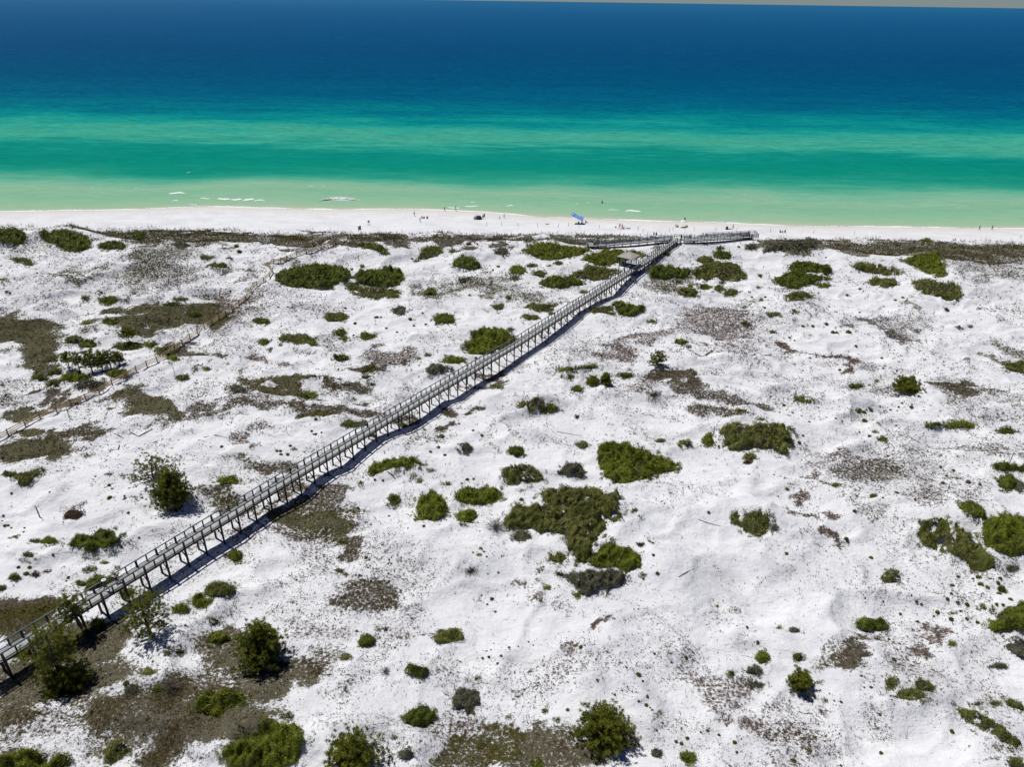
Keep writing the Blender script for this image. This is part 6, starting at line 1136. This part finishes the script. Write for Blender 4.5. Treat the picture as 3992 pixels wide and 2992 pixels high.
# ------------------------------------------------------------------ surf
def foammat():
    m, nt, b, out = newmat('surf_foam_white'); v = mapped(nt, (1.4, 1.0, 1)); n = noise_(nt, v, .9, 5, .75, .8)
    a = attr_(nt, 'tint'); f = math_(nt, 'MULTIPLY', math_(nt, 'SUBTRACT', math_(nt, 'ADD', math_(nt, 'MULTIPLY', n, .9), a), .82), 6., True)
    tr = N(nt, 'ShaderNodeBsdfTransparent'); mx = N(nt, 'ShaderNodeMixShader'); nt.links.new(f, mx.inputs[0]); nt.links.new(tr.outputs[0], mx.inputs[1]); nt.links.new(b.outputs[0], mx.inputs[2]); nt.links.new(mx.outputs[0], out.inputs[0])
    b.inputs['Base Color'].default_value = (.84, .88, .86, 1); b.inputs['Roughness'].default_value = .9; return m
M['foam'] = foammat()
def fpatch(px0, px1, py, depthpx, peak, seed, curve=0.):
    """foam lying on the water between two picture columns; crest low on the near side"""
    V = []; t = []; nu, nv = 24, 6
    for i in range(nu+1):
        u = i/nu; x = px0+(px1-px0)*u; prof = math.sin(math.pi*u)**.5
        for j in range(nv+1):
            w = j/nv; q = hitz(x, py+curve*(u-.5)+1.5*math.sin(u*7+seed)-w*depthpx*prof, SEA); V.append((q[0], q[1], SEA+.04)); t.append((peak*math.exp(-w*4.5)*.75+.10+.28*peak*(1-w))*min(1, prof*1.2))
    F = [(i*(nv+1)+j, (i+1)*(nv+1)+j, (i+1)*(nv+1)+j+1, i*(nv+1)+j+1) for i in range(nu) for j in range(nv)]
    return V, F, t
FM = [(652, 727, 755, 10, 1.), (663, 702, 784, 6, .7), (720, 780, 800, 16, .45), (775, 826, 775, 6, .9), (840, 905, 778, 14, .85), (895, 950, 780, 12, .9), (940, 1000, 781, 11, 1.), (985, 1038, 783, 8, .9), (1228, 1412, 781, 22, .9), (1232, 1400, 782, 7, 1.15), (1740, 1800, 812, 7, .9), (1805, 1870, 806, 7, .95), (1833, 1855, 789, 4, .8), (1970, 2005, 804, 6, .9), (2360, 2420, 820, 5, .7), (2432, 2503, 825, 9, 1.2), (2240, 2262, 796, 3, .6), (2282, 2305, 791, 3, .7), (2265, 2270, 761, 2, .7), (600, 760, 812, 18, .28), (1250, 1400, 805, 14, .30), (2330, 2480, 852, 10, .3), (1590, 1720, 819, 5, .8), (1160, 1400, 818, 5, .5), (780, 1000, 807, 5, .6), (2900, 3090, 889, 6, .55), (3400, 3480, 890, 8, .6), (3560, 3700, 891, 6, .5),
      (385, 392, 732, 2, .8), (355, 365, 732, 2, .8), (520, 540, 735, 2, .8), (725, 745, 673, 2, .7), (155, 160, 783, 2, .8), (1195, 1230, 728, 3, .7), (1255, 1268, 727, 3, .8), (120, 126, 731, 2, .7), (2555, 2560, 777, 2, .7), (2895, 2912, 759, 2, .7)]
Vs = []; Fs = []; ts = []; n0 = 0
for i, (a, b_, y, dp, pk) in enumerate(FM):
    V, F, t = fpatch(a, b_, y, dp*1.5, pk, i, -5 if 1250 > a > 1200 else 0); Vs += V; Fs += [tuple(q+n0 for q in f) for f in F]; ts += t; n0 += len(V)
# thin wash line along the whole waterline
xs = np.arange(-230, 231, 1.2)
for i, x in enumerate(xs):
    yy = shore(x); wd = 1.0+.9*float(vnoise(x/6., 0, 9))+.6*float(vnoise(x/21., 0, 12))
    for w in (0, .25, .6, 1): Vs.append((x, yy-.35+w*wd*1.5, SEA+.05)); ts.append([.35, .75, .5, .1][[0, .25, .6, 1].index(w)]*(.65+.5*float(vnoise(x/9., 3, 4))))
for i in range(len(xs)-1):
    for j in range(3): Fs.append((n0+i*4+j, n0+(i+1)*4+j, n0+(i+1)*4+j+1, n0+i*4+j+1))
tag(nobj('surf_foam', Vs, Fs, M['foam'], None, {'tint': ts}), 'white foam of small breakers and the wash along the waterline', 'foam', None, 'stuff')
# ------------------------------------------------------------------ people: one continuous body grown from a skeleton, clothing as children
def skinbody(J, Ed, Rd, name):
    me = bpy.data.meshes.new(name); me.from_pydata([tuple(p) for p in J], Ed, []); ob = bpy.data.objects.new(name, me); COL.objects.link(ob)
    md = ob.modifiers.new('s', 'SKIN'); me.skin_vertices.new() if not me.skin_vertices else None
    for i, rd in enumerate(Rd): me.skin_vertices[0].data[i].radius = (rd, rd) if np.isscalar(rd) else rd
    me.skin_vertices[0].data[0].use_root = True
    sb = ob.modifiers.new('b', 'SUBSURF'); sb.levels = 1; sb.render_levels = 1
    dg = bpy.context.evaluated_depsgraph_get(); ev = ob.evaluated_get(dg); m2 = bpy.data.meshes.new_from_object(ev); m2.name = name
    for p in m2.polygons: p.use_smooth = True
    bpy.data.objects.remove(ob); return m2
POSE = {}
def pose(key, hip, knees, ankles, toes, chest, neck, head, elbows, hands, hipw=.10, shw=.19):
    J = [hip, (np.array(hip)+chest)/2, chest, neck]; J = [np.array(j, float) for j in J]; R_ = [(.155, .11), (.13, .10), (.165, .11), .055]; Ed = [(0, 1), (1, 2), (2, 3)]
    h = np.array(head, float); J += [h-np.array([0, 0, .07]), h+np.array([0, 0, .04]), h+np.array([0, 0, .10])]; R_ += [.075, .10, .06]; Ed += [(3, 4), (4, 5), (5, 6)]
    for i, sg in enumerate((-1, 1)):
        n = len(J); hp = np.array(hip, float)+np.array([sg*hipw, 0, -.06]); J += [hp, np.array(knees[i], float), np.array(ankles[i], float), np.array(toes[i], float)]; R_ += [.085, .058, .038, .03]; Ed += [(0, n), (n, n+1), (n+1, n+2), (n+2, n+3)]
        n = len(J); sh = np.array(chest, float)+np.array([sg*shw, 0, .06]); hd = np.array(hands[i], float); el = np.array(elbows[i], float); fd = unit(hd-el)
        J += [sh, el, hd, hd+fd*.07]; R_ += [.05, .038, .026, (.036, .02)]; Ed += [(2, n), (n, n+1), (n+1, n+2), (n+2, n+3)]
        sd = unit(np.cross(fd, [0, 1, .3])); pm = n+3
        for k, (off, ln) in enumerate(((-.028, .065), (-.010, .08), (.010, .075), (.028, .055))):
            a = hd+fd*.08+sd*off; J += [a+fd*.02, a+fd*(ln)+np.array([0, .012, 0])]; R_ += [.0095, .007]; m = len(J); Ed += [(pm, m-2), (m-2, m-1)]
        J += [hd+fd*.02+sd*.045, hd+fd*.07+sd*.06]; R_ += [.011, .008]; m = len(J); Ed += [(n+2, m-2), (m-2, m-1)]
    body = skinbody(J, Ed, R_, 'person_'+key)
    # clothing: shells around torso and thighs built from rings
    def shell(rings, name, closed=True):
        V = []; F = []; k = 12
        for c, rx, ry in rings:
            for j in range(k): a = 2*math.pi*j/k; V.append((c[0]+rx*math.cos(a), c[1]+ry*math.sin(a), c[2]))
        for i in range(len(rings)-1):
            for j in range(k): F.append((i*k+j, i*k+(j+1) % k, (i+1)*k+(j+1) % k, (i+1)*k+j))
        return V, F
    hip = np.array(hip, float); chest = np.array(chest, float)
    shirt = shell([(hip+[0, 0, -.02], .185, .14), ((hip+chest)/2, .165, .13), (chest, .20, .14), (chest+[0, 0, .09], .20, .115), (chest+[0, 0, .14], .10, .08)], 'shirt')
    mb = MB()
    for i, sg in enumerate((-1, 1)):
        sh = chest+np.array([sg*.19, 0, .07]); el = np.array(elbows[i], float); mb.tube([sh, sh+(el-sh)*.7], [.07, .055], 8, .5, False)
    sl = (np.vstack(mb.v), np.vstack(mb.f))
    V = list(shirt[0])+[tuple(v) for v in sl[0]]; F = list(shirt[1])+[tuple(int(q)+len(shirt[0]) for q in f) for f in sl[1]]
    mb = MB()
    for i, sg in enumerate((-1, 1)):
        hp = hip+np.array([sg*hipw, 0, -.02]); kn = np.array(knees[i], float); mb.tube([hp+np.array([-sg*.02, 0, .05]), hp+(kn-hp)*.4, hp+(kn-hp)*.8], [.125, .105, .09], 8, .5, False)
    POSE[key] = (body, (V, F), (np.vstack(mb.v), np.vstack(mb.f)), np.array(head, float))
# facing -y by default, origin at the feet / seat
pose('standing', (0, 0, .92), [(-.11, -.01, .50), (.11, -.02, .50)], [(-.11, .02, .08), (.12, .02, .08)], [(-.12, -.14, .03), (.14, -.13, .03)], (0, 0, 1.32), (0, .01, 1.50), (0, -.01, 1.61), [(-.27, .03, 1.12), (.27, .03, 1.12)], [(-.25, -.06, .90), (.27, -.05, .90)])
pose('walking', (0, 0, .91), [(-.10, -.16, .52), (.10, .08, .48)], [(-.10, -.24, .08), (.10, .34, .16)], [(-.11, -.40, .04), (.11, .22, .06)], (0, -.03, 1.31), (0, -.05, 1.49), (0, -.07, 1.60), [(-.25, .14, 1.14), (.25, -.12, 1.12)], [(-.24, .12, .90), (.24, -.28, .96)])
pose('sitting', (0, .05, .13), [(-.16, -.38, .42), (.16, -.40, .40)], [(-.15, -.62, .07), (.16, -.64, .07)], [(-.16, -.77, .04), (.17, -.79, .04)], (0, .16, .53), (0, .12, .70), (0, .09, .81), [(-.25, -.02, .38), (.25, -.02, .38)], [(-.18, -.26, .40), (.18, -.26, .40)])
pose('bending', (0, .05, .86), [(-.12, -.10, .48), (.12, -.08, .48)], [(-.12, .02, .08), (.12, .05, .08)], [(-.13, -.13, .03), (.13, -.10, .03)], (0, -.32, 1.02), (0, -.47, 1.08), (0, -.56, 1.06), [(-.22, -.42, .80), (.22, -.40, .80)], [(-.18, -.50, .58), (.18, -.48, .58)])
# lying on the back, head towards +y
pose('lying', (0, 0, .14), [(-.10, -.42, .34), (.10, -.44, .16)], [(-.10, -.72, .08), (.12, -.84, .08)], [(-.10, -.80, .17), (.13, -.90, .20)], (0, .40, .17), (0, .58, .19), (0, .70, .17), [(-.27, .22, .10), (.30, .30, .10)], [(-.26, -.02, .08), (.34, .08, .09)])
SKINM = flat('skin', (.42, .24, .16)); HAIRM = {'dark': flat('dark_hair', (.03, .02, .015)), 'fair': flat('fair_hair', (.35, .24, .10)), 'red': flat('red_hair', (.40, .12, .05)), 'grey': flat('grey_hair', (.3, .3, .3))}
for k in POSE: POSE[k][0].materials.clear(); POSE[k][0].materials.append(SKINM)
def ellips(c, rx, ry, rz, nu=12, nv=8, e0=-math.pi/2):
    V = []; F = []
    for j in range(nv+1):
        e = e0+(math.pi/2-e0)*j/nv
        for i in range(nu): a = 2*math.pi*i/nu; V.append((c[0]+rx*math.cos(e)*math.cos(a), c[1]+ry*math.cos(e)*math.sin(a), c[2]+rz*math.sin(e)))
    for j in range(nv):
        for i in range(nu): F.append((j*nu+i, j*nu+(i+1) % nu, (j+1)*nu+(i+1) % nu, (j+1)*nu+i))
    return V, F
def person(px, py, key, label, shirt, pants, hair='dark', face=0., scale=1., loc=None, group='people on the beach', hat=None):
    p = gp(px, py) if loc is None else np.array(loc); body, sh, pt, hd = POSE[key]
    o = link(bpy.data.objects.new('person', body)); o.location = tuple(p-np.array([0, 0, .02])); o.rotation_euler = (0, 0, face); o.scale = (scale,)*3; tag(o, label, 'person', group)
    if shirt is not None: nobj('shirt', sh[0], sh[1], flat('shirt_%d' % len(M), shirt), o, None, True)
    if pants is not None: nobj('shorts', pt[0], pt[1], flat('shorts_%d' % len(M), pants), o, None, True)
    V, F = ellips(hd+np.array([0, .025, .045]), .105, .115, .115, e0=-.5); nobj('hair', V, F, HAIRM[hair], o, None, True)
    # face: nose, eyes and mouth on the front of the head
    fc = MB(); fc.box(hd+np.array([0, -.105, .0]), X1, Y1, .022, .03, .035, .5); fc.build('nose', SKINM, o)
    ey = MB(); [ey.box(hd+np.array([e, -.10, .022]), X1, Y1, .018, .012, .010, .1) for e in (-.032, .032)]; ey.box(hd+np.array([0, -.098, -.045]), X1, Y1, .04, .012, .008, .3); ey.build('face_features', HAIRM['dark'], o)
    if hat is not None:
        V, F = ellips(hd+np.array([0, .01, .10]), .12, .13, .10, e0=0); k = 16; n = len(V)
        for rr2, zz in ((.11, .10), (.26, .075)):
            for j in range(k): a = 2*math.pi*j/k; V.append((hd[0]+rr2*math.cos(a), hd[1]+.01+rr2*math.sin(a), hd[2]+zz))
        F += [(n+j, n+(j+1) % k, n+k+(j+1) % k, n+k+j) for j in range(k)]; nobj('hat', V, F, flat('white_hat', (.85, .85, .85)), o, None, False)
    return o
cf = math.atan2(BD[1], BD[0])+math.pi/2     # facing along the boardwalk
def ondeck(s, o): q = BA+LP(s, o, 0); q[2] = deckz(s)+.02; return q
def s_at(px, py):
    best = min(np.arange(-8, 60, .1), key=lambda s: (lambda im: (im[0]-px)**2+(im[1]-py)**2)(toimg(ondeck(s, .8))[:2])); return float(best)
sh_ = s_at(411, 2296)
G2 = 'walkers on the boardwalk'
person(0, 0, 'walking', 'person in a white sun hat and green top walking on the boardwalk', (.02, .20, .12), (.30, .12, .10), 'dark', cf+math.pi*0, 1.02, ondeck(sh_, .75), G2, hat=1)
person(0, 0, 'bending', 'red-haired person in black on the boardwalk beside the sun hat wearer', (.015, .015, .03), (.015, .015, .03), 'red', cf, 1.0, ondeck(sh_+1.35, .45), G2)
person(2649, 924.5, 'standing', 'person in dark clothes at the boardwalk end by the right ramp', (.03, .03, .05), (.05, .04, .05), 'dark', .4, 1., J+BD*2.2+BN*.9+Z*.02, G2)
BP = [(1615.3, 842, 'standing', 'person in dark green standing alone left of the red walker', (.03, .06, .03), (.04, .06, .03), 'dark', 1.2, 1), (1637.8, 866.8, 'walking', 'person in a long red outfit walking on the left beach', (.45, .08, .08), (.40, .07, .07), 'dark', 1.5, 1),
 (1734, 824, 'walking', 'person in dark red at the waterline, left of the pale walker', (.30, .07, .07), (.10, .03, .04), 'dark', -1.5, 1), (1775.5, 822.3, 'walking', 'person in pale lilac at the waterline, tallest there', (.50, .48, .62), (.46, .44, .58), 'grey', 1.4, 1.08),
 (1883, 855, 'standing', 'person in black, left one of a dark pair right of the tent', (.02, .02, .02), (.02, .02, .02), 'dark', .3, 1), (1888.5, 851, 'standing', 'person in black and red, right one of a pair by the tent', (.25, .03, .04), (.03, .02, .02), 'dark', -.4, 1.05),
 (1857, 856, 'standing', 'person in pale clothes standing in front of the beach tent', (.55, .50, .58), (.5, .45, .5), 'fair', 2., .95), (1965.8, 851.3, 'walking', 'person in lilac right of a small child on the beach', (.42, .40, .62), (.40, .38, .58), 'fair', -1.4, 1), (1948, 854.3, 'standing', 'small child left of the person in lilac', (.30, .36, .42), (.20, .22, .3), 'dark', 0, .62),
 (1645, 851.5, 'sitting', 'seated person in red, left of the beach bag', (.45, .12, .12), (.3, .1, .15), 'fair', .5, 1), (1653, 852, 'sitting', 'seated person in dark blue between the red one and the bag', (.07, .08, .16), (.10, .03, .05), 'dark', -.3, 1),
 (2256, 873, 'sitting', 'seated person in black in the shade of the blue canopy, left', (.02, .02, .03), (.02, .02, .03), 'dark', .3, 1.05), (2268, 873.5, 'sitting', 'seated person in black in the shade of the blue canopy, right', (.03, .02, .02), (.03, .03, .04), 'dark', -.2, 1.05), (2284, 869.3, 'sitting', 'seated person in aqua just right of the blue canopy', (.05, .30, .42), (.05, .22, .34), 'dark', 1.1, 1.1),
 (2134, 875, 'lying', 'sunbather lying alone left of the blue canopy', (.4, .2, .14), (.3, .15, .1), 'fair', 1.5, 1), (2415.5, 889, 'standing', 'sunburnt person standing left of the person in red on the right beach', None, (.35, .08, .08), 'fair', .6, 1), (2424.5, 892.5, 'standing', 'person in red standing beside a sunburnt figure', (.50, .08, .07), (.42, .08, .07), 'dark', -.8, .95), (2431, 892, 'sitting', 'sunburnt person seated right of the person in red', (.45, .2, .15), (.4, .1, .1), 'fair', -1., 1),
 (2448.5, 892, 'lying', 'person lying propped on a purple towel', (.2, .12, .3), (.15, .1, .25), 'dark', -1.3, 1), (2635, 885, 'sitting', 'seated person with bare back, left of the white umbrella', None, (.15, .12, .12), 'dark', .9, 1.1), (2642, 886.5, 'sitting', 'seated person in pale clothes left of the white umbrella', (.45, .42, .5), (.35, .3, .3), 'fair', -.2, 1.05),
 (2664, 888.7, 'lying', 'person lying in the shadow of the white umbrella', (.10, .10, .14), (.10, .10, .14), 'dark', 1.4, 1), (2668.5, 865.5, 'standing', 'person in black standing at the water beyond the white umbrella', (.02, .02, .03), (.02, .02, .03), 'dark', 2.8, 1), (2548, 923.5, 'standing', 'left standing person behind the bright blue mat', (.35, .30, .26), (.4, .26, .2), 'dark', .5, 1), (2557.5, 925, 'standing', 'right standing person behind the bright blue mat, in navy', (.05, .08, .2), (.04, .06, .2), 'dark', -.5, 1),
 (2843, 894, 'lying', 'person lying right of the dark pack near the right ramp', None, (.3, .08, .08), 'dark', 1.2, 1), (2856.5, 894, 'standing', 'bare-chested person standing right of the lying one near the right ramp', None, (.06, .05, .06), 'dark', .8, 1),
 (3041, 906.8, 'sitting', 'seated person in black, left of three near the right stakes', (.02, .02, .02), (.02, .02, .02), 'dark', .5, 1.05), (3050, 906.6, 'sitting', 'seated person in white, middle of three near the right stakes', (.6, .6, .6), (.4, .4, .4), 'grey', .1, .9), (3059.6, 906.6, 'sitting', 'seated person in dark clothes, right of three near the right stakes', (.04, .04, .06), (.03, .03, .04), 'dark', -.3, 1.05),
 (3816, 897.5, 'walking', 'person in blue-grey walking at the far right waterline', (.10, .16, .24), (.12, .16, .22), 'dark', -1.3, 1), (3865.5, 897.5, 'walking', 'person in dark red walking at the far right waterline', (.22, .06, .07), (.25, .10, .10), 'dark', -1.2, 1)]
for px, py, key, lb, s1, p1, hr, fc_, sc_ in BP: person(px, py, key, lb, s1, p1, hr, fc_, sc_)
w = hitz(2347, 793, SEA); person(0, 0, 'standing', 'dark swimmer standing waist deep in the green water', (.02, .02, .02), (.02, .02, .02), 'dark', 2.5, 1., np.array([w[0], w[1], SEA-.55]))
# ------------------------------------------------------------------ light, sky, camera
SUN = np.array([-.849*math.cos(math.radians(66)), .529*math.cos(math.radians(66)), math.sin(math.radians(66))])
ld = bpy.data.lights.new('sun', 'SUN'); ld.energy = 3.7; ld.angle = math.radians(.53); ld.color = (1., .985, .955); so = bpy.data.objects.new('sun', ld); COL.objects.link(so)
from mathutils import Vector
so.rotation_euler = Vector(tuple(-SUN)).to_track_quat('-Z', 'Y').to_euler(); so.location = (0, 0, 200)
wd = bpy.data.worlds.new('World'); SC.world = wd; wd.use_nodes = True; nt = wd.node_tree; bg = nt.nodes['Background']; sk = nt.nodes.new('ShaderNodeTexSky'); sk.sky_type = 'NISHITA'; sk.sun_disc = False
sk.sun_elevation = math.radians(66); sk.sun_rotation = math.atan2(SUN[0], SUN[1]); sk.altitude = 60; sk.air_density = 1.; sk.dust_density = .05; sk.ozone_density = 3.
mul = nt.nodes.new('ShaderNodeMix'); mul.data_type = 'RGBA'; mul.blend_type = 'MULTIPLY'; mul.inputs[0].default_value = 1.; tc = nt.nodes.new('ShaderNodeTexCoord'); sx_ = nt.nodes.new('ShaderNodeSeparateXYZ'); nt.links.new(tc.outputs['Generated'], sx_.inputs[0]); rp_ = ramp(nt, sx_.outputs[2], [(0, (.85, 1.12, 1.55)), (.05, (.75, 1.0, 1.45)), (.15, (.38, .58, 1.0)), (.6, (.22, .38, .80))]); nt.links.new(rp_.outputs[0], mul.inputs[7]); nt.links.new(sk.outputs[0], mul.inputs[6]); nt.links.new(mul.outputs[2], bg.inputs[0]); bg.inputs[1].default_value = .034
cam = bpy.data.cameras.new('camera'); cam.sensor_width = 36.; cam.lens = 36.*FPX/3992.; cam.clip_start = .5; cam.clip_end = 90000.; co = bpy.data.objects.new('camera', cam); COL.objects.link(co)
from mathutils import Matrix
co.matrix_world = Matrix(((RV[0], UV[0], -FW[0], CAM[0]), (RV[1], UV[1], -FW[1], CAM[1]), (RV[2], UV[2], -FW[2], CAM[2]), (0, 0, 0, 1))); SC.camera = co
SC.view_settings.view_transform = 'Standard'; SC.view_settings.look = 'None'; SC.view_settings.exposure = 0.; SC.view_settings.gamma = 1.
SC.cycles.max_bounces = 5; SC.cycles.diffuse_bounces = 1; SC.cycles.transparent_max_bounces = 6
